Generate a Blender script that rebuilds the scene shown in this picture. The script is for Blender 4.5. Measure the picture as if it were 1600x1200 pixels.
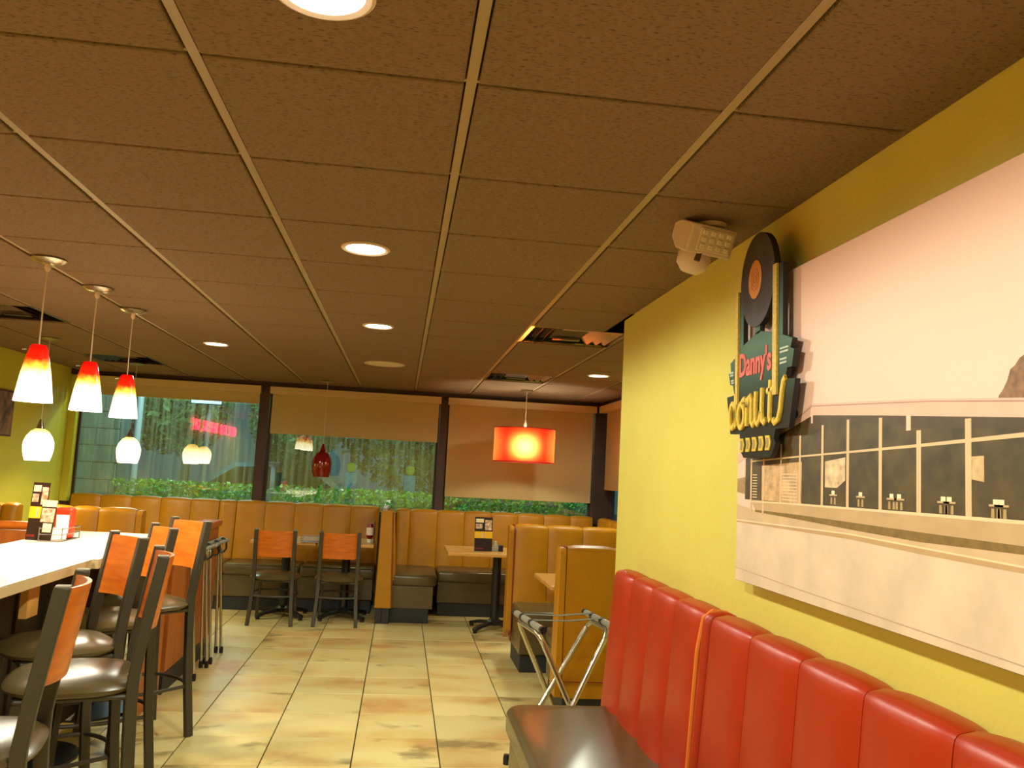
import bpy, bmesh, math, random
from math import sin, cos, pi, radians
from mathutils import Vector, Matrix
rnd = random.Random(11)
sc = bpy.context.scene
col = sc.collection
for o in list(bpy.data.objects): bpy.data.objects.remove(o)

# ------------------------------------------------------------------ camera, world, exposure
EYE = 1.5244
CEIL = EYE + .8781
def camera():
    yaw, pitch, roll = .1252, .1059, .0519
    f = Vector((sin(yaw)*cos(pitch), cos(yaw)*cos(pitch), sin(pitch)))
    r0 = Vector((cos(yaw), -sin(yaw), 0)); u0 = r0.cross(f)
    r = r0*cos(roll) + u0*sin(roll); u = -r0*sin(roll) + u0*cos(roll)
    cd = bpy.data.cameras.new('camera'); cd.sensor_width = 36; cd.lens = 1307.87/1600*36
    cd.clip_start = .02; cd.clip_end = 200
    c = bpy.data.objects.new('camera', cd); col.objects.link(c)
    m = Matrix((r, u, -f)).transposed().to_4x4(); m.translation = (0, 0, EYE)
    c.matrix_world = m; sc.camera = c
camera()
w = bpy.data.worlds.new('night'); sc.world = w; w.use_nodes = True
w.node_tree.nodes['Background'].inputs[0].default_value = (.10, .22, .26, 1)
w.node_tree.nodes['Background'].inputs[1].default_value = .25
vs = sc.view_settings
vs.view_transform = 'Standard'; vs.look = 'None'; vs.exposure = .95; vs.gamma = 1
vs.use_curve_mapping = False
DOWN_W, DOWN_C = 50, (.95, 1, .82)
CONE_W, ORB_W, DRUM_W = 20, 12, 15
def lamp(name, kind, loc, energy, color, size=.05, parent=None, angle=150, blend=.6, rot=(0, 0, 0)):
    l = bpy.data.lights.new(name, kind); l.energy = energy; l.color = color
    if kind == 'SPOT': l.spot_size = radians(angle); l.spot_blend = blend; l.shadow_soft_size = size
    elif kind == 'POINT': l.shadow_soft_size = size
    o = bpy.data.objects.new(name, l); col.objects.link(o); o.location = loc; o.rotation_euler = rot
    if parent:
        o.parent = parent; o.matrix_parent_inverse = parent.matrix_basis.inverted()
    return o
# street lights of the car park outside: cool light on the pillar, the trees and the wet glass
lamp('car_park_light', 'POINT', (-2.2, 12.3, 3.6), 110, (.45, .85, 1), .25)
lamp('canopy_light', 'POINT', (-3.0, 11.6, 2.9), 45, (.5, .85, 1), .1)
for x_ in (-2.4, -.5, 1.4): lamp('hedge_fill', 'POINT', (x_, 10.5, 2.9), 30, (.8, 1, .5), .08)  # added fill lamps to brighten the hedge green, no real fixtures

# ------------------------------------------------------------------ materials
def lin(c):
    return tuple(((v/255)/12.92 if v <= 10 else ((v/255+.055)/1.055)**2.4) for v in c) + (1,)
MATS = {}
def M(name, rgb=(128, 128, 128), rough=.5, metal=0., var=0., scale=6., bump=0., bscale=60., rand=0., spec=.5,
      rgb2=None, stretch=(1, 1, 1), alpha=1., coat=0.):
    if name in MATS: return MATS[name]
    m = bpy.data.materials.new(name); m.use_nodes = True; nt = m.node_tree; N = nt.nodes; L = nt.links
    b = N['Principled BSDF']; b.inputs['Roughness'].default_value = rough; b.inputs['Metallic'].default_value = metal
    b.inputs['Specular IOR Level'].default_value = spec; b.inputs['Coat Weight'].default_value = coat
    b.inputs['Alpha'].default_value = alpha
    c = lin(rgb); out = None
    tc = N.new('ShaderNodeTexCoord'); mp = N.new('ShaderNodeMapping'); mp.inputs['Scale'].default_value = stretch
    L.new(tc.outputs['Object'], mp.inputs[0])
    if rand:
        oi = N.new('ShaderNodeObjectInfo'); va = N.new('ShaderNodeVectorMath'); va.operation = 'SCALE'; va.inputs['Scale'].default_value = 37.
        va.inputs[0].default_value = (1, 1.7, 2.3)
        L.new(oi.outputs['Random'], va.inputs['Scale'])
        ml = N.new('ShaderNodeVectorMath'); ml.operation = 'MULTIPLY_ADD'; ml.inputs[1].default_value = (1, 1, 1)
        sc2 = N.new('ShaderNodeVectorMath'); sc2.operation = 'SCALE'; sc2.inputs['Scale'].default_value = 40
        L.new(va.outputs[0], sc2.inputs[0]); L.new(mp.outputs[0], ml.inputs[0]); L.new(sc2.outputs[0], ml.inputs[2])
        vec = ml.outputs[0]
    else: vec = mp.outputs[0]
    if var or rgb2:
        n = N.new('ShaderNodeTexNoise'); n.inputs['Scale'].default_value = scale; n.inputs['Detail'].default_value = 5
        L.new(vec, n.inputs['Vector'])
        r = N.new('ShaderNodeValToRGB'); e = r.color_ramp.elements
        c2 = lin(rgb2) if rgb2 else tuple(min(1, v*(1+var)) for v in c[:3]) + (1,)
        e[0].position = .34; e[1].position = .68
        e[0].color = tuple(v*(1-var) for v in c[:3]) + (1,); e[1].color = c2
        L.new(n.outputs['Fac'], r.inputs[0]); out = r.outputs[0]
    if rand:
        hs = N.new('ShaderNodeHueSaturation'); mr = N.new('ShaderNodeMapRange')
        mr.inputs[3].default_value = 1-rand; mr.inputs[4].default_value = 1+rand
        L.new(oi.outputs['Random'], mr.inputs[0]); L.new(mr.outputs[0], hs.inputs['Value'])
        if out: L.new(out, hs.inputs['Color'])
        else: hs.inputs['Color'].default_value = c
        out = hs.outputs[0]
    if out: L.new(out, b.inputs['Base Color'])
    else: b.inputs['Base Color'].default_value = c
    if bump:
        n2 = N.new('ShaderNodeTexNoise'); n2.inputs['Scale'].default_value = bscale; n2.inputs['Detail'].default_value = 3
        L.new(vec, n2.inputs['Vector'])
        bp = N.new('ShaderNodeBump'); bp.inputs['Strength'].default_value = bump; bp.inputs['Distance'].default_value = .004
        L.new(n2.outputs['Fac'], bp.inputs['Height']); L.new(bp.outputs[0], b.inputs['Normal'])
    MATS[name] = m
    return m
def ME(name, rgb, strength):
    if name in MATS: return MATS[name]
    m = bpy.data.materials.new(name); m.use_nodes = True; nt = m.node_tree
    for n in list(nt.nodes): nt.nodes.remove(n)
    o = nt.nodes.new('ShaderNodeOutputMaterial'); e = nt.nodes.new('ShaderNodeEmission')
    e.inputs[0].default_value = lin(rgb); e.inputs[1].default_value = strength
    nt.links.new(e.outputs[0], o.inputs[0]); MATS[name] = m
    return m
def ramp_emit(name, stops, z0, z1, noise=.0, gloss=.06):
    """glowing blown glass: colour bands up the height of the glass, lit from inside"""
    m = bpy.data.materials.new(name); m.use_nodes = True; nt = m.node_tree; N = nt.nodes; L = nt.links
    b = N['Principled BSDF']; b.inputs['Roughness'].default_value = .15
    tc = N.new('ShaderNodeTexCoord'); sp = N.new('ShaderNodeSeparateXYZ'); L.new(tc.outputs['Object'], sp.inputs[0])
    nz = N.new('ShaderNodeTexNoise'); nz.inputs['Scale'].default_value = 26; L.new(tc.outputs['Object'], nz.inputs['Vector'])
    ad = N.new('ShaderNodeMath'); ad.operation = 'MULTIPLY_ADD'; ad.inputs[1].default_value = noise
    L.new(nz.outputs['Fac'], ad.inputs[0]); L.new(sp.outputs['Z'], ad.inputs[2])
    mr = N.new('ShaderNodeMapRange'); mr.inputs[1].default_value = z0+noise*.5; mr.inputs[2].default_value = z1+noise*.5
    L.new(ad.outputs[0], mr.inputs[0])
    r = N.new('ShaderNodeValToRGB'); s = N.new('ShaderNodeValToRGB'); L.new(mr.outputs[0], r.inputs[0]); L.new(mr.outputs[0], s.inputs[0])
    for rp in (r, s):
        while len(rp.color_ramp.elements) < len(stops): rp.color_ramp.elements.new(.5)
    for i, (p, c, st) in enumerate(stops):
        r.color_ramp.elements[i].position = p; r.color_ramp.elements[i].color = lin(c)
        s.color_ramp.elements[i].position = p; s.color_ramp.elements[i].color = (st/10,)*3 + (1,)
    mu = N.new('ShaderNodeMath'); mu.operation = 'MULTIPLY'; mu.inputs[1].default_value = 10; L.new(s.outputs[0], mu.inputs[0])
    L.new(r.outputs[0], b.inputs['Base Color']); L.new(r.outputs[0], b.inputs['Emission Color']); L.new(mu.outputs[0], b.inputs['Emission Strength'])
    return m

def floor_mat():
    '''glazed tile: cream clouds and tan ends, worn dark stains, each tile a little different'''
    m = bpy.data.materials.new('floor_tile'); m.use_nodes = True; nt = m.node_tree; N = nt.nodes; L = nt.links
    b = N['Principled BSDF']; b.inputs['Roughness'].default_value = .34
    tc = N.new('ShaderNodeTexCoord'); oi = N.new('ShaderNodeObjectInfo')
    ml = N.new('ShaderNodeMath'); ml.operation = 'MULTIPLY'; ml.inputs[1].default_value = 90; L.new(oi.outputs['Random'], ml.inputs[0])
    def noise(scale, st, det=5):
        mp = N.new('ShaderNodeMapping'); mp.inputs['Scale'].default_value = st; L.new(tc.outputs['Object'], mp.inputs[0])
        cb = N.new('ShaderNodeCombineXYZ'); L.new(ml.outputs[0], cb.inputs[0]); L.new(ml.outputs[0], cb.inputs[2])
        L.new(cb.outputs[0], mp.inputs['Location'])
        n = N.new('ShaderNodeTexNoise'); n.inputs['Scale'].default_value = scale; n.inputs['Detail'].default_value = det
        L.new(mp.outputs[0], n.inputs['Vector']); return n.outputs['Fac']
    r1 = N.new('ShaderNodeValToRGB'); e = r1.color_ramp.elements
    e[0].position = .30; e[0].color = lin((208, 160, 98)); e[1].position = .60; e[1].color = lin((230, 212, 146))
    q = e.new(.44); q.color = lin((222, 196, 124))
    L.new(noise(1.7, (1, 1.5, 1), 4), r1.inputs[0])
    r2 = N.new('ShaderNodeValToRGB'); e = r2.color_ramp.elements
    e[0].position = .60; e[0].color = (0, 0, 0, 1); e[1].position = .70; e[1].color = (.7, .7, .7, 1)
    L.new(noise(3.0, (1, 1.4, 1), 10), r2.inputs[0])
    mx = N.new('ShaderNodeMixRGB'); L.new(r2.outputs[0], mx.inputs[0]); L.new(r1.outputs[0], mx.inputs[1]); mx.inputs[2].default_value = lin((128, 106, 66))
    hs = N.new('ShaderNodeHueSaturation'); mr = N.new('ShaderNodeMapRange'); mr.inputs[3].default_value = .84; mr.inputs[4].default_value = 1.08
    L.new(oi.outputs['Random'], mr.inputs[0]); L.new(mr.outputs[0], hs.inputs['Value']); L.new(mx.outputs[0], hs.inputs['Color'])
    L.new(hs.outputs[0], b.inputs['Base Color']); MATS['floor_tile'] = m
    return m
m_tile = M('ceiling_tile', (116, 90, 64), .9, var=.55, scale=120, bump=.6, bscale=160, rgb2=(130, 102, 74), stretch=(.6, 1.6, 1))
for nd in m_tile.node_tree.nodes:
    if nd.type == 'VALTORGB': nd.color_ramp.elements[0].position = .30; nd.color_ramp.elements[1].position = .46
m_bar = M('ceiling_bar', (168, 142, 102), .45, bump=.05)
m_floor = floor_mat()
m_grout = M('grout', (72, 54, 30), .9, var=.3, scale=20)
m_wallY = M('yellow_paint', (216, 201, 92), .75, bump=.35, bscale=45, var=.03, scale=3)
m_wallL = M('lime_paint', (206, 194, 56), .75, bump=.3, bscale=45)
m_brown = M('brown_frame', (62, 38, 26), .5, var=.1, scale=12)
m_wallD = M('dark_wall_paint', (96, 72, 44), .8, var=.08)
m_shade = M('shade_fabric', (190, 168, 116), .8, var=.03, scale=90, bump=.1, bscale=300)
m_val = M('valance_metal', (206, 178, 128), .5)
m_red = M('red_vinyl', (176, 48, 10), .36, var=.05, scale=8, bump=.06, bscale=250)
m_tan = M('tan_vinyl', (178, 120, 8), .42, spec=.35, var=.06, scale=7, bump=.06, bscale=250)
m_seat = M('brown_vinyl', (90, 74, 42), .28, var=.06, scale=7, bump=.05, bscale=220)
m_plinth = M('black_plinth', (34, 36, 38), .55, var=.1)
m_pipe_r = M('orange_piping', (226, 120, 40), .45)
m_pipe_d = M('dark_red_piping', (126, 44, 8), .5)
m_stool = M('dark_metal', (66, 60, 46), .42, metal=.2, var=.06)
m_black = M('black_metal', (22, 22, 24), .4)
m_wood = M('cherry_ply', (196, 98, 22), .32, var=.12, scale=7, stretch=(1, 1, 6), rgb2=(214, 116, 32))
m_woodp = M('wood_panel', (170, 92, 30), .45, var=.14, scale=5, stretch=(6, 6, .8))
m_table = M('oak_top', (204, 152, 74), .35, var=.1, scale=6, stretch=(1, 7, 1))
m_white = M('white_laminate', (236, 226, 204), .3, var=.02, scale=4)
m_edge = M('laminate_edge', (206, 184, 134), .4, var=.06)
m_chrome = M('chrome_tube', (196, 190, 172), .22, metal=.9)
m_grey = M('grey_tube', (160, 160, 144), .35, metal=.4)
m_strap = M('strap', (104, 108, 92), .7)
m_plast = M('white_plastic', (222, 198, 172), .4)
m_nickel = M('nickel', (170, 160, 140), .25, metal=.9)
m_cord = M('pale_cord', (208, 190, 160), .5)

# ------------------------------------------------------------------ mesh helpers
class MB:
    def __init__(s): s.v = []; s.f = []; s.mi = []; s.cur = 0
    def add(s, vs, fs):
        n = len(s.v); s.v += [tuple(p) for p in vs]; s.f += [tuple(i+n for i in f) for f in fs]; s.mi += [s.cur]*len(fs); return s
    def box(s, x0, y0, z0, x1, y1, z1):
        return s.add([(x0, y0, z0), (x1, y0, z0), (x1, y1, z0), (x0, y1, z0), (x0, y0, z1), (x1, y0, z1), (x1, y1, z1), (x0, y1, z1)],
                     [(3, 2, 1, 0), (4, 5, 6, 7), (0, 1, 5, 4), (1, 2, 6, 5), (2, 3, 7, 6), (3, 0, 4, 7)])
    def prism(s, poly, f0, f1):
        """poly: 2D points; f0/f1 map a 2D point to 3D at each end"""
        n = len(poly)
        a = sum(poly[i][0]*poly[(i+1) % n][1]-poly[(i+1) % n][0]*poly[i][1] for i in range(n))
        if a < 0: poly = poly[::-1]
        vs = [f0(p) for p in poly] + [f1(p) for p in poly]
        fs = [tuple(range(n-1, -1, -1)), tuple(range(n, 2*n))] + [(i, (i+1) % n, n+(i+1) % n, n+i) for i in range(n)]
        return s.add(vs, fs)
    def tube(s, pts, r, n=8, closed=False):
        pts = [Vector(p) for p in pts]; k = len(pts); rings = []
        rr = r if isinstance(r, (list, tuple)) else [r]*k
        d0 = (pts[1]-pts[0]).normalized(); up = Vector((0, 0, 1)) if abs(d0.z) < .9 else Vector((0, 1, 0))
        a = d0.cross(up).normalized()
        for i, p in enumerate(pts):
            if closed: d = pts[(i+1) % k]-pts[i-1]
            else: d = (pts[min(i+1, k-1)]-pts[max(i-1, 0)])
            d.normalize(); a = (a - d*a.dot(d)).normalized(); b = d.cross(a)
            rings.append([p + (a*cos(2*pi*j/n) + b*sin(2*pi*j/n))*rr[i] for j in range(n)])
        vs = [q for ring in rings for q in ring]; fs = []
        for i in range(k if closed else k-1):
            i2 = (i+1) % k
            for j in range(n): fs.append((i*n+j, i*n+(j+1) % n, i2*n+(j+1) % n, i2*n+j))
        if not closed: fs += [tuple(range(n-1, -1, -1)), tuple((k-1)*n+j for j in range(n))]
        return s.add(vs, fs)
    def bar(s, pts, w, d, side):
        """rectangular section swept along pts; side = direction of width w"""
        pts = [Vector(p) for p in pts]; k = len(pts); vs = []; fs = []
        for i, p in enumerate(pts):
            t = (pts[min(i+1, k-1)]-pts[max(i-1, 0)]).normalized()
            a = Vector(side); a = (a - t*a.dot(t)).normalized(); b = t.cross(a)
            vs += [p+a*w/2+b*d/2, p-a*w/2+b*d/2, p-a*w/2-b*d/2, p+a*w/2-b*d/2]
        for i in range(k-1):
            for j in range(4): fs.append((i*4+j, i*4+(j+1) % 4, i*4+4+(j+1) % 4, i*4+4+j))
        fs += [(3, 2, 1, 0), tuple((k-1)*4+j for j in range(4))]
        return s.add(vs, fs)
    def lathe(s, prof, n=24, c=(0, 0, 0), closed=False):
        vs = []; fs = []; k = len(prof)
        for r, z in prof:
            vs += [(c[0]+r*cos(2*pi*j/n), c[1]+r*sin(2*pi*j/n), c[2]+z) for j in range(n)]
        for i in range(k if closed else k-1):
            i2 = (i+1) % k
            for j in range(n): fs.append((i*n+j, i*n+(j+1) % n, i2*n+(j+1) % n, i2*n+j))
        if not closed:
            if prof[0][0] > 1e-5: fs.append(tuple(range(n-1, -1, -1)))
            if prof[-1][0] > 1e-5: fs.append(tuple((k-1)*n+j for j in range(n)))
        return s.add(vs, fs)
    def ribbon(s, pts, w, f, h0, h1):
        """flat thick stroke of width w along 2D pts, lifted by f(p, h)"""
        k = len(pts); P = [Vector(p) for p in pts]; Lf = []; Rt = []
        for i in range(k):
            d = (P[min(i+1, k-1)]-P[max(i-1, 0)]).normalized(); nn = Vector((-d.y, d.x))*w/2
            Lf.append(P[i]+nn); Rt.append(P[i]-nn)
        vs = []; fs = []
        for a, b in zip(Lf, Rt): vs += [f(a, h0), f(b, h0), f(b, h1), f(a, h1)]
        for i in range(k-1):
            for j in range(4): fs.append((i*4+j, i*4+4+j, i*4+4+(j+1) % 4, i*4+(j+1) % 4))
        fs += [(0, 1, 2, 3), tuple((k-1)*4+j for j in (3, 2, 1, 0))]
        return s.add(vs, fs)
    def mesh(s, name, mats, bevel=0, smooth=False, seg=2):
        me = bpy.data.meshes.new(name); me.from_pydata(s.v, [], s.f)
        if not isinstance(mats, (list, tuple)): mats = [mats]
        for m in mats: me.materials.append(m)
        if len(mats) > 1: me.polygons.foreach_set('material_index', s.mi)
        bm = bmesh.new(); bm.from_mesh(me)
        bmesh.ops.recalc_face_normals(bm, faces=bm.faces)
        if bevel:
            es = [e for e in bm.edges if len(e.link_faces) == 2 and e.calc_face_angle() > .5]
            bmesh.ops.bevel(bm, geom=es, offset=bevel, segments=seg, affect='EDGES', profile=.5, clamp_overlap=True)
        if smooth:
            for f in bm.faces: f.smooth = True
            for e in bm.edges:
                if len(e.link_faces) == 2 and e.calc_face_angle() > .75: e.smooth = False
        bm.to_mesh(me); bm.free(); me.update()
        return me
    def build(s, name, mats, parent=None, bevel=0, smooth=False, seg=2):
        return put(name, s.mesh(name, mats, bevel, smooth, seg), parent)
def put(name, me, parent=None):
    o = bpy.data.objects.new(name, me); col.objects.link(o)
    if parent:
        o.parent = parent
        if not parent.parent: o.matrix_parent_inverse = parent.matrix_basis.inverted()
    return o
def tag(o, label=None, cat=None, group=None, kind=None):
    if label: o['label'] = label
    if cat: o['category'] = cat
    if group: o['group'] = group
    if kind: o['kind'] = kind
    return o
def thing(name, label, cat, loc=(0, 0, 0), rz=0, group=None, kind=None):
    o = bpy.data.objects.new(name, None); col.objects.link(o); o.empty_display_size = .1
    o.location = loc; o.rotation_euler = (0, 0, rz)
    return tag(o, label, cat, group, kind)
def place(root, loc, rz=0): root.location = loc; root.rotation_euler = (0, 0, rz); return root
def dup(root, loc, rz, label=None):
    def cp(o, par):
        c = o.copy(); col.objects.link(c); c.parent = par
        for ch in [x for x in allobj if x.parent == o]: cp(ch, c)
        return c
    allobj = list(bpy.data.objects)
    c = cp(root, None); place(c, loc, rz)
    if label: c['label'] = label
    return c
def struct(o): o['kind'] = 'structure'; return o
def B(*a): return MB().box(*a)

# ------------------------------------------------------------------ the room
XL, XR, XA = -3.6, 1.17, 2.35           # left wall, mural wall, alcove window wall
YW, Y0, YC = 9.6, -2.4, 4.46            # window wall, rear wall, corner of the mural wall
# floor: slab of grout with the tiles laid on it
fl = struct(B(XL-.2, Y0-.2, -.12, XA+.2, YW+.1, -.006).build('floor', m_grout))
T = .4572
me_ft = B(.0034, .0026, -.02, T-.0034, T-.0026, 0).mesh('floor_tile', m_floor, bevel=.0015, seg=1)
for i in range(-9, 6):
    for j in range(-5, 12):
        x = .2975+i*T; y = 4.5023+j*T
        if x+T > XL and x < XA and y < YW-.1 and not (x > XR-.05 and y+T < YC-.05):
            o = put('tile', me_ft, fl); o.location = (x, y, 0)
# far floor behind the camera
struct(B(XL, Y0, -.01, XR+.1, 4.5023-5*T-.004, -.0005).build('floor_plain', m_floor))
# ceiling: dropped panels in a grid
ce = struct(B(XL-.2, Y0-.2, CEIL+.03, XA+.2, YW+.2, CEIL+.15).build('ceiling', m_wallD))
G = .6096; GX = .1009; GY = 1.8174
def gx(i): return GX+i*G
def gy(j): return GY+j*G
SKIP = {(1, 5), (1, 9), (-5, 6), (-5, 10)}
for i in range(-7, 5):
    for j in range(-7, 13):
        x0, x1, y0, y1 = max(gx(i), XL), min(gx(i+1), XA), max(gy(j), Y0), min(gy(j+1), YW-.06)
        if x1-x0 < .05 or y1-y0 < .03 or (i, j) in SKIP: continue
        if x0 > XR-.05 and y1 < YC+.1: continue
        if y0 < YC-.05: x1 = min(x1, XR)
        B(x0+.017, y0+.007, CEIL-.009, x1-.017, y1-.007, CEIL+.022).build('panel', m_tile, ce, bevel=.003, seg=1)
for i in range(-6, 5):
    B(gx(i)-.012, Y0 if gx(i) < XR-.05 else YC, CEIL-.001, gx(i)+.012, YW-.06, CEIL+.029).build('runner', m_bar, ce)
for j in range(-6, 14):
    y = gy(j)
    if y < YW-.08: B(XL, y-.006, CEIL+.0, XA if y > YC else XR, y+.006, CEIL+.028).build('cross_bar', m_bar, ce)
MB().box(XR-.02, Y0, CEIL-.006, XR, YC, CEIL+.02).build('edge_bar', m_tile, ce)
# walls
struct(B(XR, Y0, 0, XA+.15, YC, CEIL+.03).build('wall_right', m_wallY, bevel=.004))
struct(B(XL-.15, Y0-.15, 0, XL, YW+.15, CEIL+.03).build('wall_left', m_wallL))
struct(B(XL-.15, Y0-.15, 0, XR+.2, Y0, CEIL+.03).build('wall_rear', m_wallY))
wb = struct(B(XL, YW, 0, XA+.15, YW+.14, .98).build('wall_back', m_wallD))
B(XL, YW-.02, .96, XA, YW+.02, .985).build('sill', m_brown, wb)
wa = struct(B(XA, YC, 0, XA+.15, YW, .98).build('wall_alcove', m_wallD))
struct(B(XL, YW-.07, 2.345, XA+.15, YW+.14, CEIL+.03).build('trim_1', m_brown))
struct(B(XA-.07, YC, 2.345, XA+.15, YW-.07, CEIL+.03).build('trim_2', m_brown))
def post(n, x0, x1, y0, y1, m=m_brown):
    struct(MB().box(x0, y0, .985, x1, y1, 2.345).build('trim_%d' % n, m, bevel=.004))
post(3, -1.60, -1.50, YW-.05, YW+.12); post(4, .395, .485, YW-.05, YW+.12); post(5, 2.2, XA+.12, YW-.06, YW+.13)
post(6, XL, -3.52, YW-.04, YW+.12, m_wallL); post(7, XA-.04, XA+.12, 7.35, 7.45)
struct(B(XA-.04, YC, .98, XA+.14, 7.35, 2.345).build('wall_alcove_near', m_wallY))

# wet window glass: it mirrors the lit room, runs with water and haze, and lets the night show through
def glass_mat():
    m = bpy.data.materials.new('wet_glass'); m.use_nodes = True; nt = m.node_tree; N = nt.nodes; L = nt.links
    for n in list(N): N.remove(n)
    out = N.new('ShaderNodeOutputMaterial'); tr = N.new('ShaderNodeBsdfTransparent'); gl = N.new('ShaderNodeBsdfGlossy')
    tl = N.new('ShaderNodeBsdfTranslucent'); df = N.new('ShaderNodeBsdfDiffuse')
    gl.inputs['Roughness'].default_value = .0; gl.inputs['Color'].default_value = (1, 1, 1, 1)
    tr.inputs[0].default_value = (.80, .95, .9, 1)
    tl.inputs[0].default_value = (.36, .46, .3, 1); df.inputs[0].default_value = (.26, .3, .2, 1)
    tc = N.new('ShaderNodeTexCoord'); mp = N.new('ShaderNodeMapping'); mp.inputs['Scale'].default_value = (28, 28, .9)
    L.new(tc.outputs['Object'], mp.inputs[0])
    n = N.new('ShaderNodeTexNoise'); n.inputs['Scale'].default_value = 1.; n.inputs['Detail'].default_value = 6; L.new(mp.outputs[0], n.inputs['Vector'])
    r = N.new('ShaderNodeValToRGB'); r.color_ramp.elements[0].position = .42; r.color_ramp.elements[1].position = .66
    r.color_ramp.elements[0].color = (.05,)*3+(1,); r.color_ramp.elements[1].color = (.34,)*3+(1,)
    L.new(n.outputs['Fac'], r.inputs[0])
    hz = N.new('ShaderNodeMixShader'); hz.inputs[0].default_value = .15; L.new(tl.outputs[0], hz.inputs[1]); L.new(df.outputs[0], hz.inputs[2])
    a = N.new('ShaderNodeMixShader'); L.new(r.outputs[0], a.inputs[0]); L.new(tr.outputs[0], a.inputs[1]); L.new(hz.outputs[0], a.inputs[2])
    b = N.new('ShaderNodeMixShader'); b.inputs[0].default_value = .16; L.new(a.outputs[0], b.inputs[1]); L.new(gl.outputs[0], b.inputs[2])
    L.new(b.outputs[0], out.inputs[0])
    return m
m_glass = glass_mat()
def window(n, x0, x1, y0=None, y1=None):
    if y0 is None:
        wn = struct(MB().box(x0, YW+.05, .985, x0+.025, YW+.09, 2.345).box(x1-.025, YW+.05, .985, x1, YW+.09, 2.345)
                    .box(x0, YW+.05, .985, x1, YW+.09, 1.01).build('window_%d' % n, m_brown))
        MB().add([(x0+.02, YW+.07, 1.0), (x1-.02, YW+.07, 1.0), (x1-.02, YW+.07, 2.345), (x0+.02, YW+.07, 2.345)], [(0, 1, 2, 3)]).build('pane', m_glass, wn)
    else:
        wn = struct(MB().box(XA+.05, y0, .985, XA+.09, y0+.025, 2.345).box(XA+.05, y1-.025, .985, XA+.09, y1, 2.345).build('window_%d' % n, m_brown))
        MB().add([(XA+.07, y0+.02, 1.0), (XA+.07, y1-.02, 1.0), (XA+.07, y1-.02, 2.345), (XA+.07, y0+.02, 2.345)], [(0, 1, 2, 3)]).build('pane', m_glass, wn)
window(1, -3.52, -1.60); window(2, -1.50, .395); window(3, .485, 2.2); window(4, 0, 0, 7.45, YW-.06)
# roller shades
def shade(x0, x1, zb, label):
    t = thing('roller_shade', label, 'window shade', ((x0+x1)/2, YW-.06, 2.345), group='roller shades on the windows')
    B(x0, YW-.14, 2.262, x1, YW-.06, 2.34).build('valance', m_val, t, bevel=.004)
    f = B(x0+.02, YW-.052, zb, x1-.02, YW-.0505, 2.30).build('fabric', m_shade, t)
    B(x0+.02, YW-.056, zb-.012, x1-.02, YW-.0465, zb+.012).build('hem_bar', m_shade, f, bevel=.003)
shade(-3.52, -1.59, 2.155, 'tan roller shade rolled up nearly all the way above the leftmost window')
shade(-1.49, .40, 1.835, 'tan roller shade drawn halfway down behind the dark red pendant')
shade(.48, 2.2, 1.235, 'tan roller shade drawn almost fully down behind the red drum lamp')
t = thing('roller_shade', 'tan roller shade on the side window in the far right corner', 'window shade', (XA-.06, 8.5, 2.345), group='roller shades on the windows')
B(XA-.13, 7.45, 2.262, XA-.05, YW-.16, 2.34).build('valance', m_val, t, bevel=.004)
f = B(XA-.044, 7.48, 1.40, XA-.0425, YW-.2, 2.30).build('fabric', m_shade, t)
B(XA-.048, 7.48, 1.388, XA-.0385, YW-.2, 1.412).build('hem_bar', m_shade, f, bevel=.003)

# ------------------------------------------------------------------ ceiling fixtures
m_lens = ME('led_lens', (255, 250, 240), 14)
def downlight(x, y, label, k=1.):
    t = thing('downlight', label, 'ceiling light', (x, y, CEIL-.008), group='round recessed downlights')
    MB().lathe([(.078, .0), (.098, .0), (.098, -.006), (.09, -.01), (.078, -.006)], 32, (x, y, CEIL-.008), closed=True).build('trim_ring', m_plast, t, smooth=True)
    MB().lathe([(0, -.004), (.079, -.003), (.079, .004)], 32, (x, y, CEIL-.008)).build('lens', m_lens, t)
    lamp('downlight_lamp', 'SPOT', (x, y, CEIL-.03), DOWN_W*k, DOWN_C, .075, t, 175, .27)
downlight(-.2, 1.50, 'large downlight at the top edge of the picture throwing blue glare')
downlight(-.2, 3.35, 'bright round downlight in the middle of the ceiling')
downlight(-.2, 5.22, 'round downlight in front of the blank white ceiling disc', .8)
downlight(-1.47, 6.6, 'round downlight behind the cone pendants', .4)
downlight(1.62, 6.98, 'round downlight over the tan booth near the right corner', .8)
downlight(-.2, -.29, 'downlight in the ceiling just behind the viewer')
downlight(-2.6, 1.0, 'downlight at the left rear of the room')
t = thing('ceiling_speaker', 'blank white round speaker cover flush in the dark ceiling', 'speaker', (-.2, 7.17, CEIL-.008))
MB().lathe([(0, -.004), (.15, -.004), (.165, 0)], 40, (-.2, 7.17, CEIL-.008)).build('grille', m_plast, t, smooth=True)
MB().lathe([(.165, 0), (.172, 0), (.172, -.006), (.165, -.007)], 40, (-.2, 7.17, CEIL-.008), closed=True).build('rim', m_plast, t)
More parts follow.
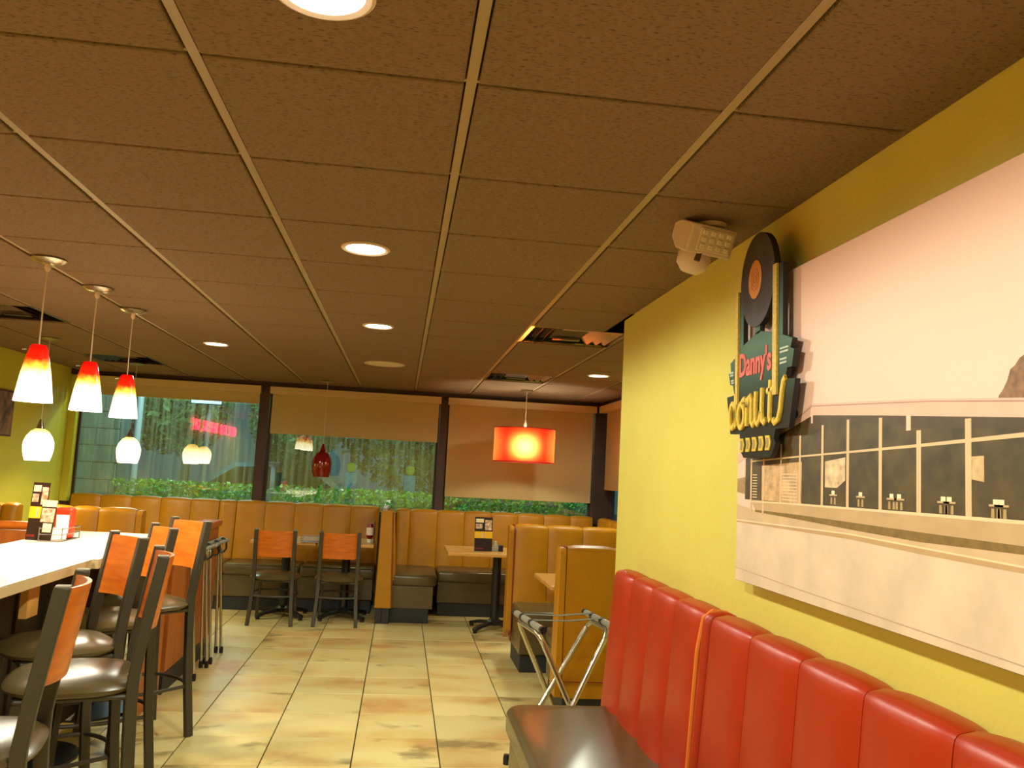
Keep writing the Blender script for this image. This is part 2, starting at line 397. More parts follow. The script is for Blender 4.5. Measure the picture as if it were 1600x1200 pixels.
# air diffusers
m_dif = M('diffuser_steel', (190, 184, 170), .12, metal=1.)
m_difd = M('diffuser_dark', (44, 30, 24), .4, metal=.6)
m_void = M('duct_black', (8, 8, 9), .9)
def diffuser(i, j, mat, label):
    cx, cy = gx(i)+G/2, gy(j)+G/2; z = CEIL-.003
    t = thing('air_diffuser', label, 'air vent', (cx, cy, z), group='square ceiling air diffusers')
    B(cx-.29, cy-.29, z+.10, cx+.29, cy+.29, z+.112).build('duct', m_void, t)
    fr = MB()
    for s in (-1, 1):
        fr.box(cx+s*.2925-.0125, cy-.305, z, cx+s*.2925+.0125, cy+.305, z+.03); fr.box(cx-.28, cy+s*.2925-.0125, z, cx+.28, cy+s*.2925+.0125, z+.03)
    fr.build('frame', mat, t)
    bx = MB()
    for s_ in (-1, 1):
        bx.box(cx+s_*.277-.003, cy-.28, z+.01, cx+s_*.277+.003, cy+.28, z+.1); bx.box(cx-.28, cy+s_*.277-.003, z+.01, cx+.28, cy+s_*.277+.003, z+.1)
    bx.build('throat', m_void, t)
    for k, (ox, sl) in enumerate(((-.235, .04), (-.175, .045), (-.115, .045), (.115, -.045), (.175, -.045), (.235, -.04))):
        MB().add([(cx+ox-sl, cy-.26, z+.002), (cx+ox+sl, cy-.26, z+.05), (cx+ox+sl, cy+.26, z+.05), (cx+ox-sl, cy+.26, z+.002)]
                 + [(cx+ox-sl, cy-.26, z+.005), (cx+ox+sl, cy-.26, z+.053), (cx+ox+sl, cy+.26, z+.053), (cx+ox-sl, cy+.26, z+.005)],
                 [(0, 1, 2, 3), (7, 6, 5, 4), (0, 4, 5, 1), (1, 5, 6, 2), (2, 6, 7, 3), (3, 7, 4, 0)]).build('slat', mat, t)
    for oy in (-.2, .2):
        MB().box(cx-.09, cy+oy-.03, z+.012, cx+.09, cy+oy+.03, z+.016).build('damper_plate', mat, t)
diffuser(1, 5, m_dif, 'shiny square air diffuser nearer the yellow mural wall')
diffuser(1, 9, m_dif, 'shiny square air diffuser just above the red drum lamp')
diffuser(-5, 6, m_difd, 'dark square air diffuser at the left edge behind the nearest cone pendant')
diffuser(-5, 10, m_difd, 'dark square air diffuser behind the second and third cone pendants')

# pendants
def cord(pts, t, r=.003): MB().tube(pts, r, 6).build('cord', m_cord, t)
m_cone = ramp_emit('cone_glass', [(0, (255, 244, 214), 2.6), (.42, (255, 236, 170), 2.0), (.62, (255, 170, 50), 1.1), (.78, (230, 34, 8), .55), (1, (200, 8, 6), .45)], -.665, -.415, .05)
def make_cone():
    t = thing('cone_pendant', 'x', 'pendant lamp', group='row of red and yellow glass cone pendants')
    MB().lathe([(.075, 0), (.078, -.012), (.05, -.028), (.012, -.03)], 28).build('canopy', m_nickel, t, smooth=True)
    MB().lathe([(.011, -.03), (.014, -.05), (.006, -.065)], 12).build('strain_relief', m_plast, t, smooth=True)
    cord([(0, 0, -.06), (-.002, 0, -.2), (0, 0, -.41)], t, .0035)
    MB().lathe([(.0, -.405), (.03, -.405), (.037, -.418), (.045, -.45), (.063, -.54), (.080, -.664), (.076, -.664), (.059, -.54), (.034, -.425), (0, -.42)], 32).build('shade', m_cone, t, smooth=True)
    MB().tube([(-.038, -.03, -.43), (-.056, -.035, -.432)], .003, 6).build('thumb_screw', m_nickel, t)
    return t
cp = make_cone()
CONES = [((-1.665, 4.01), 'largest red and yellow cone pendant, leftmost over the white table'),
         ((-1.66, 4.63), 'middle of the three red and yellow cone pendants'),
         ((-1.672, 5.27), 'smallest, rightmost of the three red and yellow cone pendants')]
for k, ((x, y), lb) in enumerate(CONES):
    o = cp if k == 0 else dup(cp, (0, 0, 0), 0)
    place(o, (x, y, CEIL-.006)); o['label'] = lb
    lamp('cone_bulb', 'SPOT', (x, y, CEIL-.66), CONE_W, (1, .93, .72), .05, o, 172, .5)
m_orb = ramp_emit('orb_glass', [(0, (255, 238, 190), 6.), (.6, (255, 232, 160), 5.), (1, (255, 200, 80), 2.2)], -.96, -.73, .0)
m_dorb = M('ruby_glass', (120, 14, 4), .12, var=.25, scale=30, coat=.5)
def make_orb(mat, zt, h, rr):
    t = thing('orb_pendant', 'x', 'pendant lamp')
    MB().lathe([(.07, 0), (.072, -.01), (.04, -.02), (.01, -.022)], 24).build('canopy', m_nickel, t, smooth=True)
    cord([(0, 0, -.02), (0, 0, zt+.06)], t, .0028)
    MB().lathe([(.008, zt+.075), (.016, zt+.05), (.032, zt), (.0, zt)], 20).build('cap', m_nickel if mat is m_orb else m_dorb, t, smooth=True)
    pr = [(.03, 0), (.058, -.022), (.084, -.065), (.098, -.115), (.1, -.15), (.097, -.19), (.09, -.232), (.079, -.272)]
    pr = [(r*rr/.1, zt+z*h/.272) for r, z in pr]
    MB().lathe(pr + [(r-.004, z) for r, z in pr[::-1]], 32, closed=True).build('shade', mat, t, smooth=True)
    return t
o1 = make_orb(m_orb, -.72, .245, .108)
tag(o1, 'cream globe pendant hanging in front of the lime wall', group='globe pendants'); place(o1, (-2.80, 6.93, CEIL-.006))
o2 = dup(o1, (-2.60, 8.45, CEIL-.006), 0, 'cream globe pendant hanging in front of the leftmost window')
for o in (o1, o2): lamp('globe_bulb', 'SPOT', tuple(Vector(o.location)+Vector((0, 0, -.955))), ORB_W, (1, .92, .66), .06, o, 178, .3)
o3 = make_orb(m_dorb, -.745, .27, .105)
tag(o3, 'unlit dark ruby red glass pendant before the half drawn shade', group='globe pendants'); place(o3, (-.832, 9.01, CEIL-.006))
# drum lamp: bulb inside a red fabric drum
def drum_mat():
    m = bpy.data.materials.new('red_drum_fabric'); m.use_nodes = True; nt = m.node_tree; N = nt.nodes; L = nt.links
    for n in list(N): N.remove(n)
    out = N.new('ShaderNodeOutputMaterial'); tl = N.new('ShaderNodeBsdfRefraction'); df = N.new('ShaderNodeBsdfTranslucent')
    tl.inputs['IOR'].default_value = 1.5; tl.inputs['Roughness'].default_value = 1.
    tc = N.new('ShaderNodeTexCoord'); n = N.new('ShaderNodeTexNoise'); n.inputs['Scale'].default_value = 1
    mp = N.new('ShaderNodeMapping'); mp.inputs['Scale'].default_value = (160, 160, 8); L.new(tc.outputs['Object'], mp.inputs[0]); L.new(mp.outputs[0], n.inputs['Vector'])
    r = N.new('ShaderNodeValToRGB'); r.color_ramp.elements[0].color = (.42, .07, .012, 1); r.color_ramp.elements[1].color = (.48, .095, .02, 1)
    L.new(n.outputs['Fac'], r.inputs[0]); L.new(r.outputs[0], tl.inputs[0]); df.inputs[0].default_value = (.34, .010, .004, 1)
    mx = N.new('ShaderNodeMixShader'); mx.inputs[0].default_value = .4; L.new(tl.outputs[0], mx.inputs[1]); L.new(df.outputs[0], mx.inputs[2])
    L.new(mx.outputs[0], out.inputs[0])
    return m
def liner_mat():
    m = bpy.data.materials.new('white_liner'); m.use_nodes = True; N = m.node_tree.nodes; L = m.node_tree.links
    for n in list(N): N.remove(n)
    out = N.new('ShaderNodeOutputMaterial'); tl = N.new('ShaderNodeBsdfTranslucent'); df = N.new('ShaderNodeBsdfDiffuse'); mx = N.new('ShaderNodeMixShader')
    tl.inputs[0].default_value = (.8, .74, .6, 1); df.inputs[0].default_value = (.85, .8, .7, 1); mx.inputs[0].default_value = .55
    L.new(tl.outputs[0], mx.inputs[1]); L.new(df.outputs[0], mx.inputs[2]); L.new(mx.outputs[0], out.inputs[0])
    return m
dx, dy = 1.245, 8.61
t = thing('drum_pendant', 'red fabric drum pendant glowing over the corner booth', 'pendant lamp', (dx, dy, CEIL-.006))
MB().lathe([(.065, 0), (.067, -.022), (.03, -.03), (.012, -.03)], 28, (dx, dy, CEIL-.006)).build('canopy', m_nickel, t, smooth=True)
MB().tube([(dx, dy, CEIL-.03), (dx, dy, 2.06)], .004, 6).build('cord', m_cord, t)
MB().lathe([(.012, 1.99), (.018, 2.03), (.008, 2.08)], 14, (dx, dy, 0)).build('socket_cap', m_plast, t, smooth=True)
m_drum = drum_mat()
MB().lathe([(.315, 1.643), (.315, 1.99)], 64, (dx, dy, 0), closed=False).build('shade', m_drum, t, smooth=True)
for ob in [x for x in t.children if x.name.startswith('shade')]:
    bm = bmesh.new(); bm.from_mesh(ob.data)
    bmesh.ops.delete(bm, geom=[f for f in bm.faces if len(f.verts) > 4], context='FACES'); bm.to_mesh(ob.data); bm.free()
for zz in (1.643, 1.987):
    MB().tube([(dx+.315*cos(a*pi/32), dy+.315*sin(a*pi/32), zz) for a in range(64)], .005, 6, closed=True).build('rim', M('drum_rim', (150, 16, 10), .6), t)
sp = MB()
for a in (0, 2*pi/3, 4*pi/3): sp.tube([(dx, dy, 1.985), (dx+.312*cos(a), dy+.312*sin(a), 1.985)], .003, 6)
sp.build('spider', m_nickel, t)
MB().lathe([(0, 1.78), (.028, 1.80), (.034, 1.83), (.02, 1.875), (.013, 1.90), (.013, 1.985)], 18, (dx, dy, 0)).build('bulb', ME('bulb_glow', (255, 226, 170), 14), t, smooth=True)
lamp('drum_bulb', 'POINT', (dx, dy-.06, 1.80), DRUM_W, (1, .92, .68), .05, t)

# emergency light by the wall, hung from the ceiling
t = thing('emergency_light', 'cream twin-head emergency light at the top of the mural wall', 'emergency light', (.97, 2.64, CEIL-.006))
R1 = Matrix.Translation((.955, 2.63, 2.338)) @ Matrix.Rotation(radians(8), 4, 'Y') @ Matrix.Rotation(radians(22), 4, 'X') @ Matrix.Rotation(radians(14), 4, 'Z')
def xf(mb, mt): mb.v = [tuple(mt @ Vector(p)) for p in mb.v]; return mb
h = MB().prism([(-.05, -.052), (.03, -.052), (.075, -.02), (.075, .045), (-.05, .045)], lambda p: (-.085, p[0], p[1]), lambda p: (.085, p[0], p[1]))
hd = xf(h, R1).build('lamp_head', m_plast, t, bevel=.006)
m_lensg = M('prism_lens', (226, 204, 170), .15, spec=.8)
xf(MB().box(-.055, -.057, -.04, .075, -.049, .036), R1).build('lens', m_lensg, hd, bevel=.004)
for q in range(4):
    for k in range(3):
        xf(MB().box(-.045+q*.03, -.061, -.032+k*.023, -.026+q*.03, -.056, -.016+k*.023), R1).build('led', M('led_chip', (240, 222, 188), .2), hd, bevel=.002, seg=1)
R2 = Matrix.Translation((.925, 2.66, 2.262)) @ Matrix.Rotation(radians(15), 4, 'Y')
h2 = xf(MB().lathe([(0, -.04), (.03, -.037), (.052, -.015), (.056, .02), (.05, .03), (0, .032)], 24), R2 @ Matrix.Rotation(radians(10), 4, 'X')).build('swivel_head', m_plast, t, smooth=True)
xf(MB().box(-.012, -.062, -.012, .006, -.048, .024), R2).build('slot', M('slot_dark', (90, 66, 44), .6), h2)
MB().lathe([(.02, 2.29), (.02, CEIL-.005)], 12, (.985, 2.66, 0)).build('stem', m_plast, t)
MB().lathe([(.05, CEIL-.022), (.055, CEIL-.008), (0, CEIL-.008)], 20, (.985, 2.66, 0)).build('mount', m_plast, t, smooth=True)

# ------------------------------------------------------------------ benches and booths
def channel_mesh(wd, h, top_t=.10, bulge=.018, lean=.05, mat=None, n=10):
    """one padded upright channel: front faces -y, foot at z=0, rolled top"""
    prof = [(0, 0), (lean*.25, h*.25), (lean*.5, h*.5), (lean*.75, h*.75), (lean*.92, h-.05)]
    prof += [(lean*.98, h-.024), (lean+.002, h-.011), (lean+.010, h-.002), (lean+.022, h+.001), (lean+top_t*.5, h+.005), (lean+top_t*.8, h), (lean+top_t, h-.008)]
    nrm = []
    for i in range(len(prof)):
        a = prof[max(i-1, 0)]; b = prof[min(i+1, len(prof)-1)]
        d = Vector((b[0]-a[0], b[1]-a[1])).normalized(); nrm.append((-d.y, d.x))
    m = MB(); vs = []; k = len(prof)
    us = [.5-.5*cos(pi*q/n) for q in range(n+1)]
    for u in us:
        e = abs(2*u-1); bl = bulge*(1-e**4)
        for (py, pz), (ny, nz) in zip(prof, nrm): vs.append((u*wd, py+ny*bl, pz+nz*bl*.7))
    fs = [(q*k+i, (q+1)*k+i, (q+1)*k+i+1, q*k+i+1) for q in range(n) for i in range(k-1)]
    nb = len(vs); bk = lean+top_t
    vs += [(0, bk, 0), (wd, bk, 0)]
    fs += [tuple([nb]+list(range(k))), tuple([nb+1]+[n*k+i for i in range(k)])]
    fs.append(tuple([nb+1, nb]+[q*k for q in range(n+1)]))
    fs.append(tuple([nb, nb+1, n*k+k-1]+[q*k+k-1 for q in range(n-1, -1, -1)]))
    return m.add(vs, fs).mesh('channel', mat, smooth=True)
def bench(label, xs, loc, rz, back=m_tan, H=1.08, seat_w=.49, seat_cuts=(), group='padded booth benches', seat=True, ends=(0, 0), sx=None, piping=None, zs=.47, thick=.10, low=.0, round_seat=False):
    """front faces local -y; xs: channel borders along local x"""
    t = thing('booth_bench', label, 'bench', group=group)
    cache = {}
    for a, b in zip(xs, xs[1:]):
        wk = round(b-a, 3)
        if wk not in cache: cache[wk] = channel_mesh(wk-.003, H-zs+.06, thick, mat=back)
        c = put('channel', cache[wk], t); c.location = (a, 0, zs-.06)
    x0, x1 = xs[0], xs[-1]
    e0, e1 = ends
    MB().prism([(.03, .14), (.05+thick-.004, .14), (.05+thick+.006, H-.016), (.05+thick-.03, H-.03)], lambda p: (x0+.004, p[0], p[1]), lambda p: (x1-.004, p[0], p[1])).build('rear_panel', back, t, bevel=.004)
    s0, s1 = sx or (x0, x1)
    if seat:
        cuts = [s0]+list(seat_cuts)+[s1]
        for a, b in zip(cuts, cuts[1:]):
            ra = min(.10, (b-a)/3); po = []
            for (qx, qy, a0) in ((a+.002+ra, -seat_w+ra, 180), (b-.002-ra, -seat_w+ra, 270)):
                po += [(qx+ra*cos(radians(a0+k*15)), qy+ra*sin(radians(a0+k*15))) for k in range(7)] if round_seat else [(qx-ra if a0 == 180 else qx+ra, qy-ra)]
            po += [(b-.002, .05), (a+.002, .05)]
            MB().prism(po, lambda p: (p[0], p[1], zs-.115), lambda p: (p[0], p[1], zs)).build('seat_cushion', m_seat, t, bevel=.03, smooth=True, seg=4)
        B(s0+.01, -seat_w+.035, .14, s1-.01, .06, zs-.112).build('apron', m_seat, t, bevel=.006)
        B(s0+.02, -seat_w+.07, 0, s1-.02, .10, .14).build('plinth', m_plinth, t, bevel=.008)
    for s, on, xx in ((-1, e0, x0), (1, e1, x1)):
        if not on: continue
        xa, xb = (xx-.045, xx-.001) if s < 0 else (xx+.001, xx+.045)
        po = [(-.012, .15 if not low else low), (.05+thick+.012, .15), (.05+thick+.012, H-.02), (.05+thick, H), (.055, H), (.035, H-.03)]
        ep = MB().prism(po, lambda p: (xa, p[0], p[1]), lambda p: (xb, p[0], p[1])).build('end_panel', back, t, bevel=.006)
        if piping: MB().tube([(xb if s < 0 else xa, -.012, .16), (xb if s < 0 else xa, .03, H-.04), (xb if s < 0 else xa, .06, H+.003), (xb if s < 0 else xa, .05+thick, H+.003)], .006, 6).build('piping', piping, ep)
    return place(t, loc, rz)
# red bench, two units along the mural wall (front faces -x, local x runs towards the viewer)
def ry(*ys): return [4.08-y for y in ys]
bench('red channel-backed bench unit ending at the open tray stand', ry(4.08, 3.776, 3.472, 3.168, 2.868), (1.025, 4.08, 0), -pi/2, m_red, 1.075, .485, group='red wall benches', zs=.465, thick=.085, round_seat=True, sx=(.10, 1.21))
rb = bench('nearest red channel-backed bench unit under the mural', ry(2.835, 2.82-.03, 2.472, 2.154, 1.842, 1.528, 1.214, .90, .586), (1.025, 4.08, 0), -pi/2, m_red, 1.075, .485, group='red wall benches', zs=.465, thick=.085)
MB().tube([(1.022, 2.852, .50), (1.05, 2.852, .95), (1.07, 2.852, 1.062), (1.1, 2.852, 1.084), (1.155, 2.852, 1.078)], .009, 8).build('piping', m_pipe_r, rb)
# window benches
wl = [-3.44, -3.139, -2.829, -2.523, -2.214, -1.919]
bench('tan bench below the leftmost window, behind the globe pendant', wl, (0, 9.405, 0), 0, H=1.065, group='window benches')
bench('narrow tan bench filler between the two left window benches', [-1.915, -1.74], (0, 9.405, 0), 0, H=1.065, group='window benches')
bench('tan bench below the half shaded window, behind the two chairs', [-1.736, -1.434, -1.122, -.817, -.518, -.208], (0, 9.405, 0), 0, H=1.07, group='window benches', seat_cuts=(-.97,))
bench('tan bench below the fully shaded window in the corner booth', [-.02, .132, .433, .736, 1.038, 1.335, 1.635, 1.941, 2.2], (0, 9.405, 0), 0, H=1.06, group='window benches', sx=(.44, 1.7), seat_cuts=(1.05,))
bench('tan bench on the side window wall of the corner booth', [0, .3, .6, .9, 1.2, 1.5, 1.8], (2.19, 9.36, 0), -pi/2, H=1.06, group='window benches', sx=(.0, 1.8))
# divider with its own side bench facing right
t = thing('booth_divider', 'tan upholstered low divider with piping between the window booths', 'divider', (-.1, 8.4, 0))
MB().prism([(-.178, .15), (-.012, .15), (-.05, 1.095), (-.165, 1.095)], lambda p: (p[0], 8.42, p[1]), lambda p: (p[0], 8.488, p[1])).build('end_panel', m_tan, t, bevel=.01)
B(-.17, 8.488, .15, -.104, 9.5, 1.09).build('core', m_tan, t)
B(-.165, 8.44, 0, -.104, 9.5, .15).box(-.104, 8.44, 0, -.03, 8.49, .15).build('plinth', m_plinth, t, bevel=.006)
MB().tube([(-.012, 8.415, .16), (-.03, 8.415, .6), (-.05, 8.415, 1.08)], .006, 6).build('piping', m_pipe_d, t)
MB().box(-.16, 8.46, 1.092, -.106, 9.38, 1.108).build('cap', m_nickel, t, bevel=.003)
bench('short tan bench against the divider, its brown seat end facing the aisle', [0, .3, .6, .88], (-.005, 8.5, 0), pi/2, H=1.06, seat_w=.43, group='window benches', thick=.04, round_seat=True)
# right hand booth: two high-backed benches facing each other
b1 = bench('tan high-backed booth bench facing the viewer beyond the small oak table', [.975, 1.262, 1.56, 1.869, 2.17, 2.32], (0, 7.0, 0), 0, H=1.085, group='high backed booth benches', ends=(1, 0), piping=m_pipe_d, low=.24)
b2 = bench('tan high-backed booth bench seen from behind, nearest the mural wall', [-2.3, -2.0, -1.7, -1.4, -1.075], (0, 5.46, 0), pi, H=1.07, group='high backed booth benches', ends=(0, 1), piping=m_pipe_d)
MB().box(1.08, 5.288, .245, 2.3, 5.30, .25).build('welt', m_pipe_d, b2)
# left booth benches beyond the white table
bench('low tan bench with one bright top edge behind the white table', [-2.76, -2.553, -2.343, -2.06], (0, 7.0, 0), 0, H=1.075, group='left booth benches', ends=(0, 1))
bench('tan bench at the left edge beyond the wooden rail', [-3.5, -3.2, -2.9, -2.79], (0, 6.62, 0), 0, H=1.10, group='left booth benches')
t = thing('wood_rail', 'low wooden partition with a rounded rail at the left edge', 'partition', (-2.9, 5.9, 0))
B(-3.55, 5.86, 0, -2.25, 5.92, .99).build('board', m_woodp, t, bevel=.004)
MB().tube([(-3.55, 5.885, 1.02), (-2.25, 5.885, 1.02)], .028, 12).build('rail', m_wood, t, smooth=True)
# half wall with the folded tray stands
t = thing('half_wall', 'thin wooden half wall behind the folded tray stands', 'partition', (-1.48, 6.3, 0))
B(-1.52, 5.76, .14, -1.42, 7.05, .985).build('panel', m_woodp, t, bevel=.003)
B(-1.51, 5.77, 0, -1.43, 7.04, .14).build('plinth', m_plinth, t)
B(-1.545, 5.73, .985, -1.40, 7.07, 1.03).build('cap', m_woodp, t, bevel=.004)

# ------------------------------------------------------------------ tables
def ped_table(label, cx, cy, wx, wy, z=.76, group='oak pedestal tables'):
    t = thing('pedestal_table', label, 'table', (cx, cy, 0), group=group)
    B(cx-wx/2, cy-wy/2, z-.032, cx+wx/2, cy+wy/2, z).build('top', m_table, t, bevel=.006)
    MB().lathe([(.042, .05), (.042, z-.05)], 16, (cx, cy, 0)).build('column', m_black, t, smooth=True)
    B(cx-.16, cy-.16, z-.05, cx+.16, cy+.16, z-.033).build('mounting_plate', m_black, t)
    MB().lathe([(.0, .035), (.06, .05), (.075, .085), (.042, .11)], 16, (cx, cy, 0)).build('hub', m_black, t, smooth=True)
    for a in (pi/4, 3*pi/4, 5*pi/4, 7*pi/4):
        c, s = cos(a), sin(a)
        ft = MB().bar([(cx+.04*c, cy+.04*s, .07), (cx+.2*c, cy+.2*s, .055), (cx+.3*c, cy+.3*s, .03)], .05, .03, (-s, c, 0)).build('foot', m_black, t, bevel=.006)
        MB().lathe([(.02, 0), (.02, .022)], 10, (cx+.285*c, cy+.285*s, 0)).build('glide', m_black, ft)
    return t
ped_table('oak table with the wire rack, left of the two by the window', -1.08, 8.70, .62, .66)
ped_table('oak table with the ketchup bottle, against the divider', -.49, 8.70, .54, .66)
ped_table('oak table in the corner booth carrying the dark menu card', .99, 8.3, 1.02, .72)
ped_table('small oak table between the two high-backed booth benches', 1.6, 6.2, 1.04, .74)
# the white high table in two abutting lengths
def high_table(label, x0, x1, y0, y1, z=1.016):
    t = thing('high_table', label, 'table', ((x0+x1)/2, (y0+y1)/2, 0), group='white high tables')
    B(x0, y0, z-.006, x1, y1, z).build('top', m_white, t, bevel=.002)
    B(x0+.001, y0+.001, z-.048, x1-.001, y1-.001, z-.006).build('edge_band', m_edge, t, bevel=.003)
    cx = (x0+x1)/2-.03
    B(cx-.02, y0+.002, .05, cx+.02, y1-.002, z-.05).build('modesty_panel', M('shadow_panel', (44, 32, 22), .6), t)  # added dark sheet standing in for the shade under the table
    for yy in (y0+.3, y1-.3):
        MB().lathe([(.05, .04), (.05, z-.05)], 16, (cx, yy, 0)).build('column', m_black, t, smooth=True)
        MB().lathe([(.25, 0), (.25, .012), (.06, .045)], 28, (cx, yy, 0)).build('base', m_black, t, smooth=True)
    return t
h1 = high_table('white high table nearest the viewer at the left edge', -2.06, -1.425, 2.3, 4.27)
h2 = high_table('white high table carrying the wire caddy, under the cone pendants', -2.06, -1.40, 4.275, 5.71)
B(-1.47, 5.2, .0, -1.43, 5.69, .966).build('end_panel', m_woodp, h2)
B(-1.52, 3.75, .825, -1.49, 3.86, .968).build('bracket', m_table, h1)

# ------------------------------------------------------------------ chairs and stools
def rseat(w0, d0, z0, z1, n=40, e=3.0, crown=.02):
    """soft rounded-square cushion"""
    rings = [(.93, z0), (1., z0+.012), (1.015, (z0+z1)/2), (.985, z1-.015), (.9, z1-.002), (.6, z1+crown*.7), (.3, z1+crown), (.0, z1+crown*1.05)]
    vs = []; fs = []
    for s, z in rings:
        for j in range(n):
            a = 2*pi*j/n; c, q = cos(a), sin(a)
            r = (abs(c)**e+abs(q)**e)**(-1/e)
            vs.append((w0/2*s*r*c, d0/2*s*r*q, z))
    k = len(rings)
    for i in range(k-1):
        for j in range(n): fs.append((i*n+j, i*n+(j+1) % n, (i+1)*n+(j+1) % n, (i+1)*n+j))
    fs.append(tuple(range(n-1, -1, -1)))
    return MB().add(vs, fs)
def curved_back(w0, z0, z1, y0, y1, sag=.05, th=.012, n=14, corner=.02):
    """bent plywood panel between the posts, bowing back (-y); y0 at the foot, y1 at the top"""
    vs = []; fs = []; rows = [z0, z0+.012, (z0+z1)/2, z1-.012, z1]
    for s in (0, 1):
        for i, z in enumerate(rows):
            f = (z-z0)/(z1-z0); yb = y0+(y1-y0)*f; ww = w0*(.95 if i in (0, 4) else 1)
            for q in range(n+1):
                u = q/n*2-1; vs.append((u*ww/2, yb-sag*(1-u*u)+(th if s else 0), z))
    R_ = len(rows); st = n+1
    for s in (0, 1):
        o = s*R_*st
        for i in range(R_-1):
            for q in range(n): fs.append((o+i*st+q, o+i*st+q+1, o+(i+1)*st+q+1, o+(i+1)*st+q))
    o = R_*st
    for q in range(n): fs += [(q, q+1, o+q+1, o+q), ((R_-1)*st+q, (R_-1)*st+q+1, o+(R_-1)*st+q+1, o+(R_-1)*st+q)]
    for i in range(R_-1): fs += [(i*st, (i+1)*st, o+(i+1)*st, o+i*st), (i*st+n, (i+1)*st+n, o+(i+1)*st+n, o+i*st+n)]
    return MB().add(vs, fs)
def make_seat(name, label, cat, group, zs, H, hb, wp=.355, ring=.0, low=None, tube=.04):
    t = thing(name, label, cat, group=group)
    rseat(.46, .44, zs-.055, zs-.012, crown=.022).build('seat', m_seat, t, smooth=True)
    B(-.19, -.18, zs-.075, .19, .18, zs-.055).build('seat_frame', m_stool, t, bevel=.012)
    for s in (-1, 1):
        pts = [(s*(wp/2+.02), -.235, 0), (s*(wp/2+.006), -.205, zs*.45), (s*wp/2, -.19, zs-.1), (s*wp/2, -.19, zs), (s*wp/2, -.205, zs+.12), (s*wp/2, -.252, H)]
        lg = MB().bar(pts, .034, tube, (1, 0, 0)).build('rear_leg', m_stool, t, bevel=.004)
        B(s*wp/2-.0165, -.271, H-.002, s*wp/2+.0165, -.234, H+.003).build('end_cap', M('cap_plastic', (140, 128, 104), .5), lg, bevel=.002) if H > 1 else None
        MB().bar([(s*.185, .2, 0), (s*.165, .165, zs-.07)], .028, .028, (1, 0, 0)).build('front_leg', m_stool, t, bevel=.004)
    a = .205+.047*(H-hb-zs-.12)/(H-zs-.12)
    curved_back(wp-.03, H-hb, H-.012, -a, -.249, sag=.05 if H > 1 else .03).build('backrest', m_wood, t, smooth=True)
    def rail(z, sx, y0, y1, nm):
        k = 16; pts = []
        for q in range(k+1):
            u = -1+2*q/k; pts.append((u*sx, y0+(y1-y0)*(1-abs(u)**2.2), z))
        MB().tube(pts, .0095, 8).build(nm, m_stool, t, smooth=True)
    if low:
        rail(low, .178, .17, .235, 'front_rail'); rail(low, .185, -.2, -.255, 'rear_rail')
        for s in (-1, 1): MB().tube([(s*.186, -.19, low), (s*.21, 0, low), (s*.18, .18, low)], .0095, 8).build('side_rail', m_stool, t, smooth=True)
    return t
st = make_seat('bar_stool', 'x', 'stool', 'bar stools along the white high tables', .745, 1.163, .27, low=.27)
STOOLS = [((-1.155, 2.53), 102, 'nearest bar stool, its curved back seen edge-on at the left edge'),
          ((-1.12, 3.29), 107.5, 'second nearest bar stool with its broad brown seat in full view'),
          ((-1.39, 3.83), 126, 'bar stool with its orange back turned to us, nearest the white table corner'),
          ((-1.405, 4.42), 119.4, 'bar stool with only a narrow strip of orange back showing between two others'),
          ((-1.37, 4.93), 133.5, 'farthest bar stool, its full orange back beside the folded tray stands')]
for k, ((x, y), a, lb) in enumerate(STOOLS):
    o = st if k == 0 else dup(st, (0, 0, 0), 0)
    place(o, (x, y, 0), radians(a)); o['label'] = lb
ch = make_seat('dining_chair', 'x', 'chair', 'dining chairs at the window tables', .465, .885, .255, low=.27)
place(ch, (-1.125, 8.40, 0), 0); ch['label'] = 'left dining chair of the two at the window, beside the low wire rack'
dup(ch, (-.53, 8.42, 0), 0, 'dining chair in front of the ketchup bottle, nearest the divider')

# ------------------------------------------------------------------ tray stands
def leg_u(p0, p1, q0, q1, r=.0145):
    """U-frame: foot p0 up to p1, across to q1, down to foot q0, with rounded shoulders"""
    p0, p1, q0, q1 = map(Vector, (p0, p1, q0, q1)); pts = [p0]
    dp = (p1-p0).normalized(); dq = (q1-q0).normalized(); ac = (q1-p1).normalized(); rr = .06
    for k in range(7):
        a = k/6*pi/2; pts.append(p1-dp*rr*(1-sin(a))+ac*rr*(1-cos(a)))
    for k in range(7):
        a = k/6*pi/2; pts.append(q1-ac*rr*(1-sin(a))-dq*rr*(1-cos(a)))
    pts.append(q0)
    return MB().tube(pts, r, 10)
t = thing('tray_stand', 'open chrome folding tray stand beside the red bench', 'tray stand', (.9, 4.45, 0), group='folding tray stands')
za = .765
LB0, LB1, RB0, RB1 = (.672, 4.65, za), (.739, 4.16, za), (1.08, 4.74, za), (1.135, 4.30, za)
def lerp(a, b, f): return tuple(a[i]+(b[i]-a[i])*f for i in range(3))
f1 = leg_u((1.04, 4.80, 0), lerp(LB0, LB1, .1)[:2]+(za-.03,), (1.11, 4.37, 0), lerp(LB0, LB1, .9)[:2]+(za-.03,)).build('leg_frame', m_chrome, t, smooth=True)
f2 = leg_u((.645, 4.55, 0), lerp(RB0, RB1, .2)[:2]+(za-.03,), (.70, 4.13, 0), lerp(RB0, RB1, .85)[:2]+(za-.03,)).build('leg_frame', m_chrome, t, smooth=True)
for p, f in (((1.04, 4.80), f1), ((1.11, 4.37), f1), ((.645, 4.55), f2), ((.70, 4.13), f2)):
    MB().lathe([(.016, 0), (.017, .03), (.014, .05)], 12, (p[0], p[1], 0)).build('foot_cap', m_black, f)
